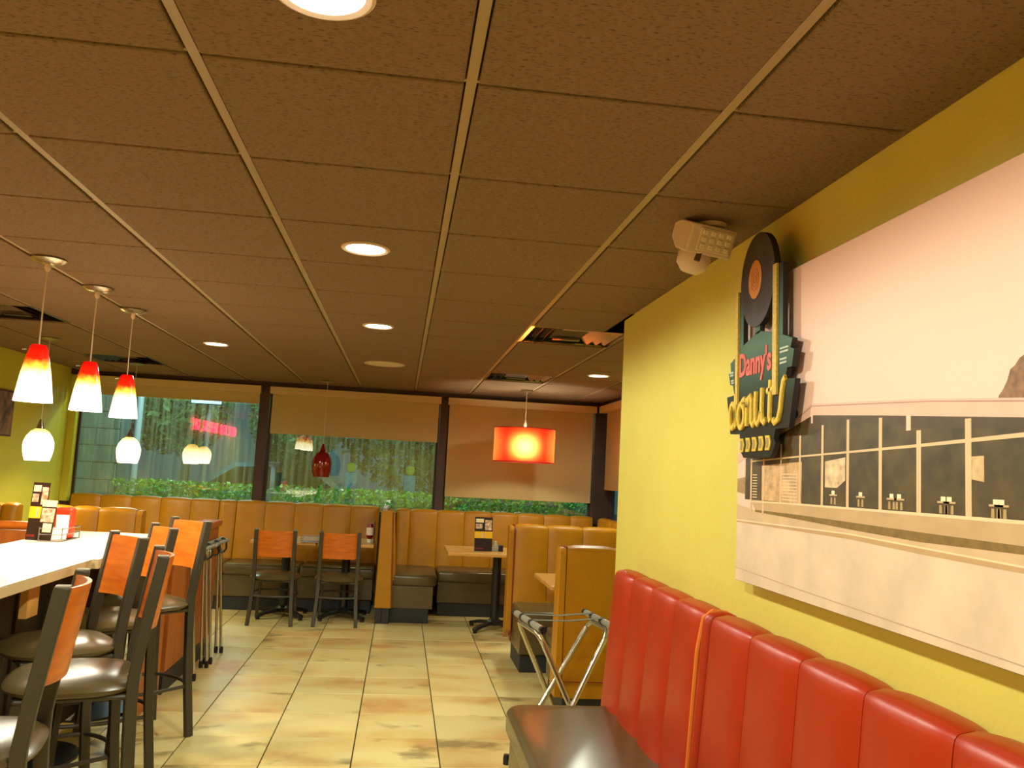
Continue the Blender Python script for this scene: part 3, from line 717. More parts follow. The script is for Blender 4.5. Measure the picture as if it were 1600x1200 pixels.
for a, b in ((LB0, LB1), (RB0, RB1)):
    hb = MB().tube([a, b], .0165, 12).build('top_bar', m_grey, t, smooth=True)
    d = (Vector(b)-Vector(a)).normalized()
    for q in (a, b): MB().tube([Vector(q)-d*.012, Vector(q)+d*.012], .0185, 12).build('bar_end', m_black, hb)
    for q in (.28, .62): MB().tube([Vector(lerp(a, b, q))-d*.014, Vector(lerp(a, b, q))+d*.014], .0195, 12).build('strap_loop', m_black, hb)
for q in (.28, .62):
    a, b = Vector(lerp(LB0, LB1, q)), Vector(lerp(RB0, RB1, q))
    MB().bar([a+Vector((0, 0, .016)), (a+b)/2+Vector((0, 0, .006)), b+Vector((0, 0, .016))], .03, .002, (.1, -1, 0)).build('strap', m_strap, t)
def folded(label, x, y, tilt):
    t = thing('tray_stand', label, 'tray stand', (x, y, 0), group='folding tray stands')
    for k, (o_, sgn) in enumerate(((0, 1), (.04, -1))):
        f = leg_u((x+.06-o_, y-.19, 0), (x-.012-o_*.4, y-.19+tilt, .86), (x+.06-o_, y+.19, 0), (x-.012-o_*.4, y+.19+tilt, .86), .011).build('leg_frame', m_chrome, t, smooth=True)
        for yy in (y-.19, y+.19): MB().lathe([(.014, 0), (.016, .03), (.012, .05)], 10, (x+.06-o_, yy, 0)).build('foot_cap', m_black, f)
    hb = MB().tube([(x-.01, y-.24+tilt, .885), (x-.01, y+.24+tilt, .885)], .015, 10).build('top_bar', m_grey, t, smooth=True)
    MB().tube([(x+.03, y-.22+tilt, .872), (x+.03, y+.22+tilt, .872)], .015, 10).build('top_bar', m_grey, t, smooth=True)
    for dy_ in (-.12, .12):
        pts = [(x+.01+.035*cos(a)*1.0, y+dy_+tilt+.004*a, .84+.055*sin(a)) for a in [k*2*pi/16 for k in range(16)]]
        MB().tube(pts, .008, 6, closed=True).build('strap', m_black, t, smooth=True)
folded('folded chrome tray stand leaning on the half wall, the nearer one', -1.375, 6.32, .0)
folded('folded chrome tray stand leaning on the half wall, the farther one', -1.375, 6.82, .0)

# ------------------------------------------------------------------ writing helpers
def text_mesh(body, size, name, mat, extrude=.001, offset=0., sx=1., shear=0.):
    cu = bpy.data.curves.new(name, 'FONT'); cu.body = body; cu.size = size; cu.extrude = extrude; cu.offset = offset
    cu.shear = shear; cu.resolution_u = 3
    ob = bpy.data.objects.new(name, cu); col.objects.link(ob)
    dg = bpy.context.evaluated_depsgraph_get(); me = bpy.data.meshes.new_from_object(ob.evaluated_get(dg))
    bpy.data.objects.remove(ob); bpy.data.curves.remove(cu)
    for v in me.vertices: v.co.x *= sx
    me.materials.clear(); me.materials.append(mat); me.name = name
    return me
def fit_text(me, w, h):
    xs = [v.co.x for v in me.vertices]; ys = [v.co.y for v in me.vertices]
    x0, x1, y0, y1 = min(xs), max(xs), min(ys), max(ys)
    for v in me.vertices: v.co.x = (v.co.x-x0)*w/(x1-x0); v.co.y = (v.co.y-y0)*h/(y1-y0)
    return me

# ------------------------------------------------------------------ the mural
XM = 1.116
def W2(p): return (p[0]*.9745, .0389+.9745*p[1])
mu = thing('wall_mural', 'large sepia photo mural of a long glass-fronted diner on the yellow wall', 'mural', (1.155, 1.7, 1.205))
YA, YB = 2.768, .55
B(XM+.0005, YB*.9745, 1.2141, XM+.012, YA*.9745, 2.1711).build('panel', M('mural_edge', (150, 120, 92), .7), mu)
for z_ in (1.28, 2.05): B(XM+.012, .7, z_, XR-.001, 2.6, z_+.05).build('hanging_rail', m_woodp, mu)
def lay(i): return lambda p: (XM-.00015*i,)+W2(p)
def sheet(nm, poly, rgb, i, **k):
    m = MB(); n = len(poly); a = sum(poly[q][0]*poly[(q+1) % n][1]-poly[(q+1) % n][0]*poly[q][1] for q in range(n))
    if a > 0: poly = poly[::-1]
    m.add([lay(i)(p) for p in poly], [tuple(range(n))])
    return m.build(nm, M('print_%d_%d_%d' % rgb, rgb, .55, var=k.get('var', .06), scale=k.get('scale', 10)), mu)
E_ = YB+.001; A_ = YA-.001
sheet('printed_sky', [(A_, 1.3), (A_, 2.187), (E_, 2.187), (E_, 1.3)], (240, 198, 178), 0, var=.02, scale=2)
sheet('printed_road', [(A_, 1.207), (A_, 1.41), (E_, 1.41), (E_, 1.207)], (226, 200, 172), 1, var=.1, scale=7)
sheet('printed_walk', [(A_, 1.46), (2.61, 1.445), (E_, 1.44), (E_, 1.385), (1.43, 1.398), (1.9, 1.411), (A_, 1.403)], (214, 180, 140), 2, var=.07)
sheet('printed_kerb', [(A_, 1.405), (2.044, 1.413), (1.736, 1.408), (1.43, 1.40), (E_, 1.386), (E_, 1.374), (1.43, 1.389), (1.736, 1.393), (2.044, 1.401), (A_, 1.399)], (196, 158, 112), 3)
sheet('printed_kerb_light', [(A_, 1.408), (2.044, 1.416), (1.43, 1.403), (E_, 1.389), (E_, 1.385), (1.43, 1.399), (2.044, 1.412), (A_, 1.404)], (238, 212, 176), 4)
sheet('printed_seam', [(A_, 1.249), (2.3, 1.238), (E_, 1.21), (E_, 1.208), (2.3, 1.235), (A_, 1.246)], (200, 168, 140), 4)
tree = [(1.495, 1.70), (1.49, 1.724), (1.478, 1.735), (1.466, 1.752), (1.458, 1.772), (1.446, 1.778), (1.434, 1.79), (1.41, 1.80), (1.38, 1.815), (1.33, 1.82), (1.27, 1.81), (1.2, 1.79), (1.15, 1.74), (1.14, 1.68)]
sheet('printed_tree', tree, (140, 98, 64), 3, var=.35, scale=60)
sheet('printed_trees_far', [(A_, 1.50), (A_, 1.545), (2.70, 1.552), (2.66, 1.546), (2.5, 1.55), (2.5, 1.48)], (168, 132, 92), 3, var=.2, scale=60)
# building
sheet('printed_glass', [(2.70, 1.478), (2.70, 1.607), (2.463, 1.676), (2.239, 1.728), (1.424, 1.676), (E_, 1.617), (E_, 1.484), (1.43, 1.482)], (78, 62, 28), 5, var=.4, scale=16)
sheet('printed_room_light', [(2.57, 1.48), (2.57, 1.59), (2.30, 1.60), (2.30, 1.48)], (206, 164, 116), 6, var=.3, scale=30)
sheet('printed_room_far', [(2.165, 1.53), (2.165, 1.60), (2.06, 1.61), (2.06, 1.55), (2.10, 1.53)], (222, 186, 144), 6, var=.35, scale=40)
sheet('printed_room_patch', [(1.571, 1.56), (1.571, 1.606), (1.533, 1.607), (1.533, 1.555)], (214, 176, 128), 6, var=.15, scale=60)
sheet('printed_soffit', [(2.70, 1.600), (2.70, 1.612), (2.463, 1.679), (2.239, 1.731), (1.888, 1.709), (1.424, 1.677), (E_, 1.617), (E_, 1.60), (1.424, 1.655), (1.745, 1.672), (2.045, 1.704), (2.18, 1.698), (2.31, 1.667), (2.45, 1.633)], (78, 58, 32), 7, var=.15, scale=30)
sheet('printed_wall', [(2.65, 1.478), (2.61, 1.443), (2.3, 1.445), (1.43, 1.437), (E_, 1.43), (E_, 1.482), (1.43, 1.482)], (200, 164, 120), 7, var=.08, scale=12)
sheet('printed_grass', [(2.617, 1.447), (2.307, 1.447), (2.029, 1.444), (1.745, 1.441), (1.428, 1.439), (E_, 1.43), (E_, 1.412), (1.429, 1.424), (1.745, 1.42), (2.029, 1.426), (2.307, 1.434), (2.617, 1.441)], (132, 104, 50), 8, var=.2, scale=50)
sheet('printed_fascia', [(A_, 1.628), (2.378, 1.718), (2.244, 1.764), (1.713, 1.736), (1.423, 1.714), (E_, 1.65), (E_, 1.617), (1.424, 1.677), (1.888, 1.709), (2.239, 1.731), (2.463, 1.679), (A_, 1.597)], (226, 180, 158), 8, var=.04)
sheet('printed_fascia_line', [(2.378, 1.713), (2.243, 1.759), (1.713, 1.731), (E_, 1.645), (E_, 1.641), (1.713, 1.728), (2.243, 1.756), (2.378, 1.709)], (182, 132, 110), 9)
mn = (224, 186, 142)
def vline(y, z0, z1, wd, i=9): sheet('printed_mullion', [(y-wd/2, z0), (y-wd/2, z1), (y+wd/2, z1), (y+wd/2, z0)], mn, i, var=.03)
for y, z0, z1, wd in ((2.651, 1.436, 1.612, .012), (2.557, 1.438, 1.612, .012), (2.434, 1.476, 1.655, .009), (2.311, 1.478, 1.676, .010), (2.180, 1.478, 1.70, .012), (2.047, 1.478, 1.708, .013),
                      (1.897, 1.478, 1.704, .014), (1.745, 1.478, 1.667, .017), (1.579, 1.48, 1.684, .019), (1.40, 1.48, 1.67, .02), (1.20, 1.48, 1.655, .022), (.98, 1.482, 1.64, .024), (.74, 1.482, 1.625, .026)):
    vline(y, z0, z1, wd)
sheet('printed_transom', [(2.66, 1.6055), (2.313, 1.618), (2.048, 1.626), (1.745, 1.636), (1.425, 1.649), (1.2, 1.655), (1.2, 1.647), (1.425, 1.640), (1.745, 1.629), (2.048, 1.6205), (2.313, 1.613), (2.66, 1.601)], mn, 10, var=.03)
sheet('printed_sill', [(2.66, 1.474), (2.432, 1.479), (1.43, 1.486), (E_, 1.487), (E_, 1.478), (1.43, 1.4785), (2.432, 1.474), (2.66, 1.470)], (238, 206, 164), 10, var=.02)
sheet('printed_bracket', [(2.246, 1.734), (2.236, 1.734), (2.236, 1.708), (2.246, 1.708)], (236, 196, 170), 11)
sheet('printed_bracket', [(1.792, 1.704), (1.774, 1.704), (1.774, 1.668), (1.792, 1.668)], (236, 196, 170), 11)
for k in range(9): sheet('printed_shelf', [(2.425, 1.486+k*.0095), (2.425, 1.489+k*.0095), (2.325, 1.489+k*.0095), (2.325, 1.486+k*.0095)], (232, 200, 160), 8)
for k in range(9): sheet('printed_shelf', [(2.64, 1.486+k*.009), (2.64, 1.489+k*.009), (2.605, 1.489+k*.009), (2.605, 1.486+k*.009)], (232, 200, 160), 8)
for y in (2.12, 1.985, 1.85, 1.82, 1.66, 1.64, 1.50, 1.485, 1.30, 1.28, 1.08):
    sheet('printed_table', [(y+.02, 1.508), (y-.02, 1.508), (y-.02, 1.512), (y+.02, 1.512)], (206, 172, 122), 7)
    for q in (-.009, .009): sheet('printed_table', [(y+q+.005, 1.486), (y+q+.004, 1.504), (y+q-.004, 1.504), (y+q-.005, 1.486)], (182, 150, 96), 7)
    sheet('printed_cup', [(y+.008, 1.512), (y+.008, 1.522), (y-.008, 1.522), (y-.008, 1.512)], (246, 226, 186), 8)

# ------------------------------------------------------------------ the donut sign on the mural
XS0, XS1 = 1.076, 1.092
sg = thing('donut_sign', "cut-out Danny's donuts sign with a record on top", 'sign', (1.12, 2.53, 1.612))
def F(x): return lambda p: (x,)+W2(p)
def ramp_board():
    m = bpy.data.materials.new('sign_board'); m.use_nodes = True; nt = m.node_tree; N = nt.nodes; L = nt.links
    b = N['Principled BSDF']; b.inputs['Roughness'].default_value = .7; b.inputs['Specular IOR Level'].default_value = .2
    tc = N.new('ShaderNodeTexCoord'); s = N.new('ShaderNodeSeparateXYZ'); L.new(tc.outputs['Object'], s.inputs[0])
    mr = N.new('ShaderNodeMapRange'); mr.inputs[1].default_value = 1.6; mr.inputs[2].default_value = 2.2; L.new(s.outputs['Z'], mr.inputs[0])
    r = N.new('ShaderNodeValToRGB'); e = r.color_ramp.elements
    e[0].position = .0; e[0].color = lin((40, 32, 12)); e[1].position = .3; e[1].color = lin((40, 38, 22))
    for p, c in ((.42, (60, 78, 66)), (.6, (88, 116, 100)), (.78, (72, 92, 82)), (1, (52, 44, 42))):
        q = r.color_ramp.elements.new(p); q.color = lin(c)
    L.new(mr.outputs[0], r.inputs[0]); L.new(r.outputs[0], b.inputs['Base Color'])
    return m
m_board = ramp_board()
m_sedge = M('sign_edge', (24, 22, 24), .6)
def cut(nm, poly, par, x0=XS0, x1=XS1, face=None):
    m = MB().prism(poly, F(x1), F(x0)); o = m.build(nm, [m_sedge, face or m_board], par)
    for p in o.data.polygons:
        if abs(p.normal.x) > .9 and p.center.x < (x0+x1)/2: p.material_index = 1
    return o
main = [(2.645, 1.987), (2.525, 2.018), (2.412, 1.993), (2.355, 1.979), (2.289, 1.959), (2.300, 1.932), (2.277, 1.925), (2.290, 1.875), (2.320, 1.875), (2.331, 1.843), (2.267, 1.838), (2.302, 1.697),
        (2.390, 1.697), (2.402, 1.669), (2.388, 1.655), (2.405, 1.631), (2.424, 1.612), (2.624, 1.613), (2.650, 1.634), (2.660, 1.692), (2.740, 1.695), (2.777, 1.823), (2.713, 1.826), (2.727, 1.861), (2.750, 1.864), (2.767, 1.906), (2.746, 1.908), (2.753, 1.939), (2.702, 1.958)]
cut('board', main, sg)
for y_, z_ in ((2.34, 1.74), (2.66, 1.74), (2.38, 1.95), (2.66, 1.95)): MB().tube([(XS1, y_*.9745, z_*.9745+.0389), (XM+.002, y_*.9745, z_*.9745+.0389)], .012, 10).build('spacer', m_black, sg)
cut('post', [(2.703, 1.955), (2.703, 2.176), (2.650, 2.172), (2.645, 1.985)], sg)
cut('post', [(2.417, 1.99), (2.417, 2.206), (2.358, 2.203), (2.352, 1.978)], sg)
cut('neck', [(2.552, 2.008), (2.552, 2.045), (2.515, 2.045), (2.515, 2.012)], sg)
m_rec = M('record_vinyl', (58, 44, 42), .35, var=.06, scale=3)
rc = cut('record', [(2.5365+.13*cos(a*pi/24), 2.187+.1545*sin(a*pi/24)) for a in range(48)], sg, XS0-.004, XS1, m_rec)
cut('record_label', [(2.549+.051*cos(a*pi/16), 2.19+.0635*sin(a*pi/16)) for a in range(32)], rc, XS0-.0055, XS0-.004, M('label_orange', (206, 126, 24), .5))
for rr in (.075, .09, .105, .12):
    pts = [(XS0-.0042,)+W2((2.5365+rr*.84*cos(a*pi/30), 2.187+rr*sin(a*pi/30))) for a in range(60)]
    MB().tube(pts, .0006, 4, closed=True).build('groove', M('groove', (86, 68, 62), .3), rc)
for rr in (.012, .024, .036): MB().tube([(XS0-.0056,)+W2((2.549+rr*.8*cos(a*pi/16), 2.19+rr*sin(a*pi/16))) for a in range(32)], .0008, 4, closed=True).build('label_ring', M('label_ink', (150, 74, 20), .5), rc)
m_yel = M('sign_yellow', (222, 186, 40), .45, var=.12, scale=60)
m_rope = M('sign_rope', (206, 170, 66), .5, var=.2, scale=120)
m_sred = M('sign_red', (206, 86, 72), .5)
m_pale = M('sign_pale', (176, 184, 160), .5)
for y0, y1, z0, z1 in ((2.703, 2.683, 1.79, 2.176), (2.414, 2.388, 1.80, 2.206)):
    yb0, yb1 = (2.690, 2.670) if y0 > 2.6 else (2.404, 2.377)
    MB().prism([(y0, z1), (y1, z1), (yb1, z0), (yb0, z0)], F(XS0+.001), F(XS0-.007)).build('rope_strip', m_rope, sg)
def fl2(p, h): return (XS0-h,)+W2(p)
# 'donuts' as an outlined script
def S(*pts): return list(pts)
def arc(cx, cy, rx, ry, a0, a1, n=14): return [(cx+rx*cos(radians(a0+(a1-a0)*k/n)), cy+ry*sin(radians(a0+(a1-a0)*k/n))) for k in range(n+1)]
# text coordinates: u to the reader's right, v up
D = [arc(.030, .040, .020, .040, 60, 420, 22), S((.052, .112), (.052, .06), (.052, .012), (.060, .0)),
     arc(.094, .036, .022, .038, 90, 450, 22) + [(.108, .085), (.122, .088)],
     S((.134, .09), (.136, .06), (.134, .0)), S((.135, .06), (.146, .088), (.158, .094), (.166, .082), (.165, .04), (.166, .012), (.178, .0), (.192, .014)),
     S((.195, .105), (.193, .05), (.196, .014), (.208, .002), (.222, .014), (.232, .04)), S((.236, .112), (.234, .04), (.24, .012), (.252, .004), (.262, .014)),
     S((.288, .13), (.286, .06), (.285, .02), (.292, .004)), S((.268, .098), (.318, .104)),
     S((.378, .128), (.366, .118), (.358, .09), (.350, .04), (.338, .008), (.318, .000), (.308, .010))]
HB = (2.748, 1.716)
for q, st_ in enumerate(D):
    pts = [(HB[0]-u*1.13, HB[1]-.002+v*1.02+.002*u/.38) for u, v in st_]
    MB().ribbon(pts, .019, fl2, -.001, .0065).build('letter_edge', m_rope, sg)
    MB().ribbon(pts, .011, fl2, .0, .008).build('letter', m_yel, sg)
me = fit_text(text_mesh("Danny's", .1, 'letters', m_sred, .0015, .003), .238, .104)
o = put('name_letters', me, sg)
o.matrix_basis = Matrix(((0, 0, -1, XS0-.0016), (-1, 0, 0, 2.667*.9745), (0, 1, 0, .0389+.9745*1.856), (0, 0, 0, 1)))
for k in range(5):
    y = 2.655-k*.0495; z = 1.654+k*.0008
    P = [(y, z+.022), (y-.029, z+.022), (y-.038, z), (y-.029, z-.023), (y, z-.023), (y-.008, z)]
    MB().prism(P, F(XS0+.001), F(XS0-.003)).build('chevron', m_yel, sg)
    c0 = (y-.018, z); Q = [(c0[0]+(p[0]-c0[0])*.55, c0[1]+(p[1]-c0[1])*.68) for p in P]
    MB().prism(Q, F(XS0), F(XS0-.0036)).build('chevron_core', M('chevron_grey', (150, 132, 84), .5), sg)
for (ya, yb_, z) in ((2.366, 2.312, 1.934), (2.366, 2.312, 1.923), (2.366, 2.322, 1.901), (2.366, 2.322, 1.890), (2.757, 2.722, 1.902), (2.75, 2.722, 1.893), (2.742, 2.718, 1.874), (2.738, 2.718, 1.866)):
    MB().prism([(ya, z), (yb_, z), (yb_, z+.006), (ya, z+.006)], F(XS0+.001), F(XS0-.002)).build('stripe', m_pale, sg)

# picture on the left wall
t = thing('wall_picture', 'small dark brown framed food picture on the lime wall', 'picture', (XL+.02, 7.9, 1.62))
B(XL+.001, 7.55, 1.62, XL+.03, 8.225, 2.035).build('frame', M('picture_frame', (74, 52, 34), .6), t, bevel=.004)
B(XL+.03, 7.57, 1.635, XL+.032, 8.21, 2.02).build('print', M('picture_print', (112, 78, 58), .5, var=.6, scale=9, rgb2=(160, 120, 92)), t)

# red lit lettering high on the left wall, outside the frame; the window glass mirrors it
m_neon = ME('red_led', (255, 40, 70), 9)
t = thing('lit_lettering', 'red lit lettering mirrored high in the leftmost window', 'sign', (XL+.03, 3.0, 2.06))
y = .8
for wd_, ww in (('GREAT', .80), ('FOOD', .62), ('MADE', .68), ('ALL', .42), ('DAY', .48)):
    me = fit_text(text_mesh(wd_, .2, 'letters', m_neon, .006, .002), ww, .19)
    o = put('word', me, t)
    o.matrix_basis = Matrix(((0, 0, 1, XL+.045), (1, 0, 0, y), (0, 1, 0, 1.99), (0, 0, 0, 1)))
    y += ww+.19
B(XL+.001, .75, 2.06, XL+.03, 4.65, 2.08).build('backing_rail', m_black, t)

# ------------------------------------------------------------------ things on the tables
m_wire = M('wire', (150, 146, 136), .3, metal=.9)
def rack(label, cx, cy, z, wx, wy, h, group='wire condiment racks'):
    t = thing('wire_rack', label, 'rack', (cx, cy, z), group=group)
    for zz, nm in ((z+.004, 'lower_wire'), (z+h*.55, 'middle_wire'), (z+h, 'upper_wire')):
        MB().tube([(cx-wx/2, cy-wy/2, zz), (cx+wx/2, cy-wy/2, zz), (cx+wx/2, cy+wy/2, zz), (cx-wx/2, cy+wy/2, zz)], .003, 6, closed=True).build(nm, m_wire, t)
    for sx in (-1, 1):
        for sy in (-1, 1): MB().tube([(cx+sx*wx/2, cy+sy*wy/2, z), (cx+sx*wx/2, cy+sy*wy/2, z+h+.008)], .003, 6).build('post', m_wire, t)
    MB().box(cx-wx/2+.004, cy-wy/2+.004, z, cx+wx/2-.004, cy+wy/2-.004, z+.003).build('tray', m_wire, t)
    return t
def card(label, loc, rz, w_, h_, tilt, band, name='menu_card', group='upright menu cards'):
    t = thing(name, label, 'menu', group=group)
    R_ = Matrix.Rotation(tilt, 4, 'X')
    b_ = xf(MB().box(-w_/2, -.0015, 0, w_/2, .0015, h_), R_).build('board', M('menu_black', (38, 24, 20), .35), t)
    for nm, x0, z0, x1, z1, mt in band:
        xf(MB().box(x0*w_-w_/2, -.0022, z0*h_, x1*w_-w_/2, -.0014, z1*h_), R_).build(nm, mt, b_)
    return place(t, loc, rz)
m_my = M('menu_yellow', (236, 180, 24), .4); m_food = M('menu_food', (196, 128, 92), .4, var=.4, scale=40, rgb2=(240, 214, 180)); m_cream = M('menu_cream', (236, 214, 170), .4)
bands = [('photo_patch', .05, .66, .42, .80, m_food), ('photo_patch', .58, .62, .95, .92, m_food), ('title_patch', .06, .84, .5, .95, m_cream), ('yellow_band', 0, .38, 1, .58, m_my), ('small_patch', .4, .4, .55, .56, m_cream), ('red_line', .05, .06, .5, .10, M('menu_red', (120, 30, 22), .4))]
card('dark menu card with a yellow band on the corner booth table', (.83, 8.16, .761), radians(6), .175, .325, radians(-7), bands)
rack('small condiment rack behind the menu in the corner booth', .93, 8.27, .761, .15, .13, .05)
tag(MB().lathe([(0, 0), (.02, 0), (.022, .05), (.016, .075), (.018, .09), (0, .095)], 16, (.955, 8.24, .765)).build('salt_shaker', M('glass_jar', (190, 186, 150), .15), smooth=True), 'small glass shaker in the corner booth rack', 'shaker')
tag(B(.985, 8.20, .761, 1.03, 8.25, .82).build('black_caddy', m_black, bevel=.004), 'small black holder right of the menu card', 'holder')
card('tall menu card leaning on the white table caddy', (-1.995, 5.01, 1.017), radians(-8), .095, .32, radians(-5), bands)
rk = rack('wire caddy of packets and cards on the white high table', -1.895, 5.10, 1.017, .12, .26, .07)
card('shorter promotion card in the caddy on the white table', (-1.935, 4.985, 1.022), radians(-12), .085, .22, radians(-8),
     [('photo_patch', .05, .45, .95, .8, m_food), ('title_patch', .0, .84, 1, 1, m_cream), ('price_patch', .3, .2, .9, .42, m_cream)])
t = thing('red_box', 'red and white packet box in the white table caddy', 'box', (-1.865, 5.15, 1.022))
B(-1.945, 5.13, 1.022, -1.85, 5.20, 1.195).build('body', M('box_red', (222, 52, 22), .35), t, bevel=.012)
B(-1.932, 5.126, 1.055, -1.863, 5.13, 1.155).build('label_panel', M('box_label', (250, 240, 225), .4), t, bevel=.001)
for k in range(6):
    o = B(-1.945+.015*k, 5.0+.015*k, 1.022, -1.925+.015*k, 5.004+.015*k, 1.09).build('sweetener_packet', M('packet_white', (244, 236, 220), .6))
    tag(o, 'thin white sweetener packet standing in the white table caddy', 'packet', 'sweetener packets in the caddy')
rack('low wire rack on the window table between the two chairs', -.80, 8.42, .761, .22, .16, .055)
t = thing('ketchup_bottle', 'red ketchup bottle with a white label by the divider', 'bottle', (-.272, 8.60, .761))
MB().lathe([(.022, 0), (.024, .03), (.022, .036)], 20, (-.272, 8.60, .761)).build('cap', M('cap_white', (236, 226, 210), .4), t, smooth=True)
MB().lathe([(.02, .036), (.033, .06), (.036, .12), (.034, .16), (.026, .185), (.0, .188)], 24, (-.272, 8.60, .761)).build('body', M('ketchup_red', (120, 10, 8), .25), t, smooth=True)
MB().lathe([(.0365, .075), (.0372, .12), (.0355, .15)], 24, (-.272, 8.60, .761)).build('label_band', M('label_white', (232, 216, 200), .5), t, smooth=True)
tag(B(-.232, 8.56, .761, -.222, 8.66, .975).build('menu_stand', m_black, bevel=.002), 'black upright menu folder beside the ketchup bottle', 'menu')

# ------------------------------------------------------------------ outside, seen through the glass
m_block = M('cinder_block', (150, 176, 186), .9, var=.12, scale=9, bump=.5, bscale=30, rand=.08)
m_mort = M('mortar', (70, 84, 88), .95)
struct(B(-14, YW+.2, -.35, 10, 40, -.15).build('ground', M('asphalt', (60, 64, 62), .4, var=.3, scale=3)))
bw = struct(B(-5.2, 10.45, -.15, -3.33, 10.8, 3.2).build('wall_pillar', m_mort))
cache_b = {}
for r_ in range(0, 16):
    x = -5.2-(.2 if r_ % 2 else 0)
    while x < -3.34:
        x0, x1 = max(x, -5.2), min(x+.4, -3.33); wd_ = round(x1-x0, 3)
        if wd_ > .03:
            if wd_ not in cache_b: cache_b[wd_] = B(.006, -.012, .006, wd_-.006, .02, .194).mesh('block', m_block, bevel=.006, seg=1)
            o = put('brick', cache_b[wd_], bw); o.location = (x0, 10.45, r_*.2)
        x += .4
def leaves(name, label, cat, n, fn, mat, size, group=None, seed=1, stems=None):
    rg = random.Random(seed); m = MB(); vs = []; fs = []
    for k in range(n):
        c = Vector(fn(rg)); a = Vector((rg.uniform(-1, 1), rg.uniform(-1, 1), rg.uniform(-.6, 1))).normalized()
        b = a.cross(Vector((rg.uniform(-1, 1), rg.uniform(-1, 1), rg.uniform(-1, 1)))).normalized(); s = size*rg.uniform(.6, 1.3)
        q = len(vs); vs += [c-a*s, c+b*s*.45, c+a*s, c-b*s*.45]; fs.append((q, q+1, q+2, q+3))
    t = thing(name, label, cat, (0, 0, -.15), group=group)
    o = m.add(vs, fs).build('foliage', mat, t); o['kind'] = 'stuff'
    if stems:
        for a, b, r in stems: MB().tube([a, lerp(a, b, .5), b], [r, r*.8, r*.4], 7).build('stem', M('bark', (84, 62, 44), .9), t)
    return t
m_leaf = M('hedge_leaf', (104, 186, 40), .5, var=.3, scale=12); m_leaf2 = M('tree_leaf', (86, 112, 48), .6, var=.3, scale=3)
for k, (x0, x1, lb) in enumerate(((-3.3, -1.55, 'clipped green hedge outside the leftmost window'), (-1.55, .44, 'clipped green hedge outside the half shaded window'), (.44, 2.4, 'clipped green hedge under the fully drawn shade'))):
    leaves('hedge', lb, 'hedge', 5200, lambda g: (g.uniform(x0+.06, x1-.06), g.uniform(10.0, 10.75), g.uniform(.2, 1)**.6*1.38-.15), m_leaf, .035, 'hedges outside the windows', 5+k,
           [((x0+.3+q*.45, 10.4, -.15), (x0+.35+q*.45, 10.38, 1.05), .025) for q in range(4)])
def blob(cx, cy, cz, rx, ry_, rz_):
    def f(g):
        while 1:
            p = Vector((g.uniform(-1, 1), g.uniform(-1, 1), g.uniform(-1, 1)))
            if .35 < p.length < 1: return (cx+p.x*rx, cy+p.y*ry_, cz+p.z*rz_)
    return f
leaves('tree', 'leafy tree outside the left part of the leftmost window', 'tree', 5000, blob(-3.7, 14.2, 2.5, .9, .9, 1.0), m_leaf2, .07, 'trees in the car park', 21, [((-3.5, 14.2, -.15), (-3.45, 14.2, 2.6), .09)])
leaves('tree', 'leafy tree outside the right part of the leftmost window', 'tree', 5000, blob(-1.8, 14.6, 2.3, .8, .9, .9), m_leaf2, .07, 'trees in the car park', 22, [((-1.9, 14.6, -.15), (-1.95, 14.6, 2.4), .08)])
leaves('tree', 'leafy tree outside behind the half drawn shade', 'tree', 5000, blob(.6, 15.5, 2.2, 1.8, .9, 1.2), m_leaf2, .08, 'trees in the car park', 23, [((.6, 15.5, -.15), (.6, 15.5, 2.4), .09)])
t = thing('lamp_post', 'slim pale lamp post outside the leftmost window', 'lamp post', (-3.9, 13, -.15))
MB().tube([(-3.9, 13, -.15), (-3.9, 13, 3.2)], .05, 10).build('pole', M('post_paint', (190, 200, 205), .5), t, smooth=True)
B(-3.99, 12.8, 3.2, -3.81, 13.2, 3.3).build('lamp_head', M('post_paint2', (120, 130, 135), .5), t)
# flood light on a bracket above the car park
t = thing('flood_light', 'blue-white flood light glaring at the top of the leftmost window', 'flood light', (-2.82, 12.5, -.15))
B(-3.05, 12.42, 2.27, -2.6, 12.5, 2.49).build('housing', m_black, t, bevel=.01)
B(-3.03, 12.405, 2.29, -2.62, 12.42, 2.47).build('lens', ME('flood_lens', (150, 225, 255), 2.2), t)
MB().tube([(-2.82, 12.5, 2.35), (-2.82, 12.62, 2.4), (-2.82, 12.62, -.15)], .035, 8).build('pole', M('post_paint3', (110, 120, 125), .5), t, smooth=True)
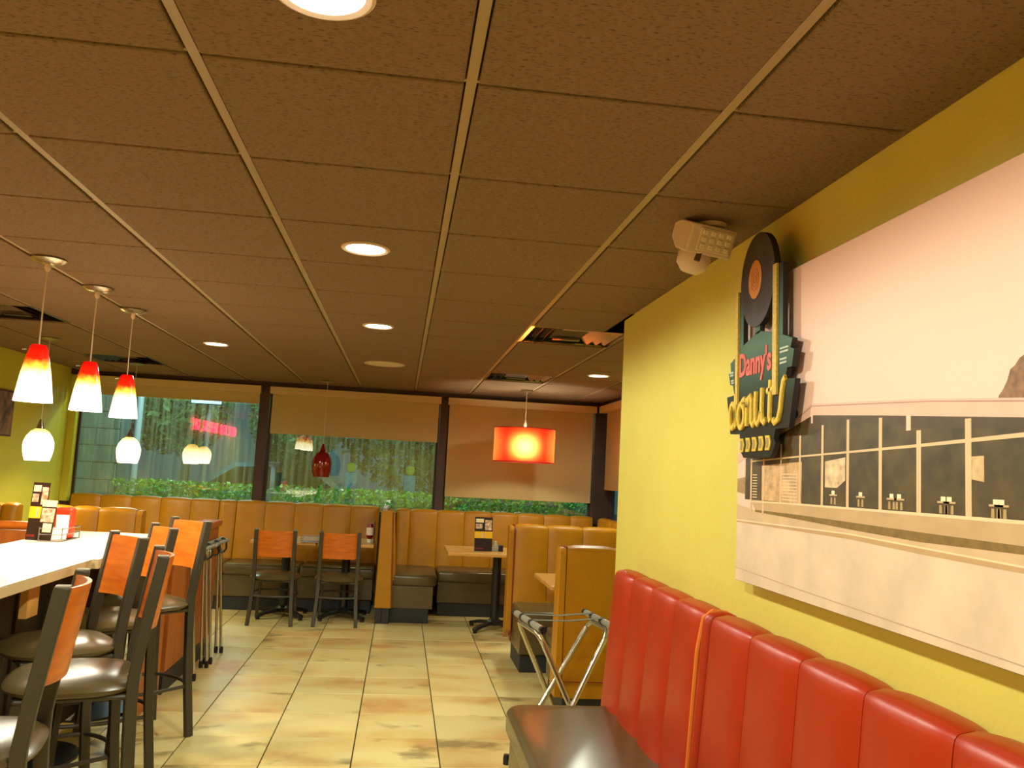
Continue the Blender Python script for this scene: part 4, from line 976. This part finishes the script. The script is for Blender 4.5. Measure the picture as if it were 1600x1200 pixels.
# parked car
t = thing('parked_car', 'pale blue car parked outside the leftmost window', 'car', (-2.9, 16.2, -.15))
body = [(-2.1, .35), (-2.1, .85), (-1.9, 1.05), (-1.0, 1.15), (-.35, 1.62), (1.0, 1.66), (1.7, 1.2), (2.05, 1.1), (2.1, .4), (1.75, .3), (1.6, .55), (1.1, .55), (.95, .3), (-1.0, .3), (-1.15, .55), (-1.65, .55), (-1.8, .3)]
cx, cy = -2.6, 16.2
fx = lambda y: (lambda p: (cx+p[0], y, p[1]-.15))
MB().prism(body, fx(15.4), fx(17.0)).build('body', M('car_paint', (110, 180, 200), .25, coat=.6), t, bevel=.05, smooth=True)
MB().prism([(-.85, 1.17), (-.3, 1.54), (.3, 1.57), (.3, 1.17)], fx(15.385), fx(15.41)).build('side_window', M('car_glass', (30, 40, 44), .1), t)
MB().prism([(.38, 1.17), (.38, 1.57), (.95, 1.56), (1.45, 1.2)], fx(15.385), fx(15.41)).build('side_window', M('car_glass'), t)
for wx in (-1.4, 1.35):
    wm = MB().lathe([(.0, -.1), (.28, -.1), (.32, -.06), (.32, .06), (.28, .1), (0, .1)], 24)
    xf(wm, Matrix.Translation((cx+wx, 15.5, .17)) @ Matrix.Rotation(pi/2, 4, 'X')).build('wheel', M('tyre', (24, 24, 24), .8), t, smooth=True)
# banners outside
for x, lb in ((-.66, 'narrow blue banner outside, left of the two'), (.12, 'narrow blue banner outside, right of the two near the mullion')):
    t = thing('banner', lb, 'banner', (x, 11.4, -.15), group='blue banners outside')
    B(x-.075, 11.4, 1.05, x+.075, 11.415, 1.42).build('cloth', M('banner_blue', (50, 140, 200), .6, var=.25, scale=20), t)
    MB().tube([(x, 11.42, -.15), (x, 11.42, 1.6)], .015, 8).build('pole', m_black, t)
    xf(MB().lathe([(0, -.006), (.06, -.006), (.06, .006), (0, .006)], 20), Matrix.Translation((x, 11.395, 1.49)) @ Matrix.Rotation(pi/2, 4, 'X')).build('emblem', M('banner_lime', (120, 150, 36), .6), t)
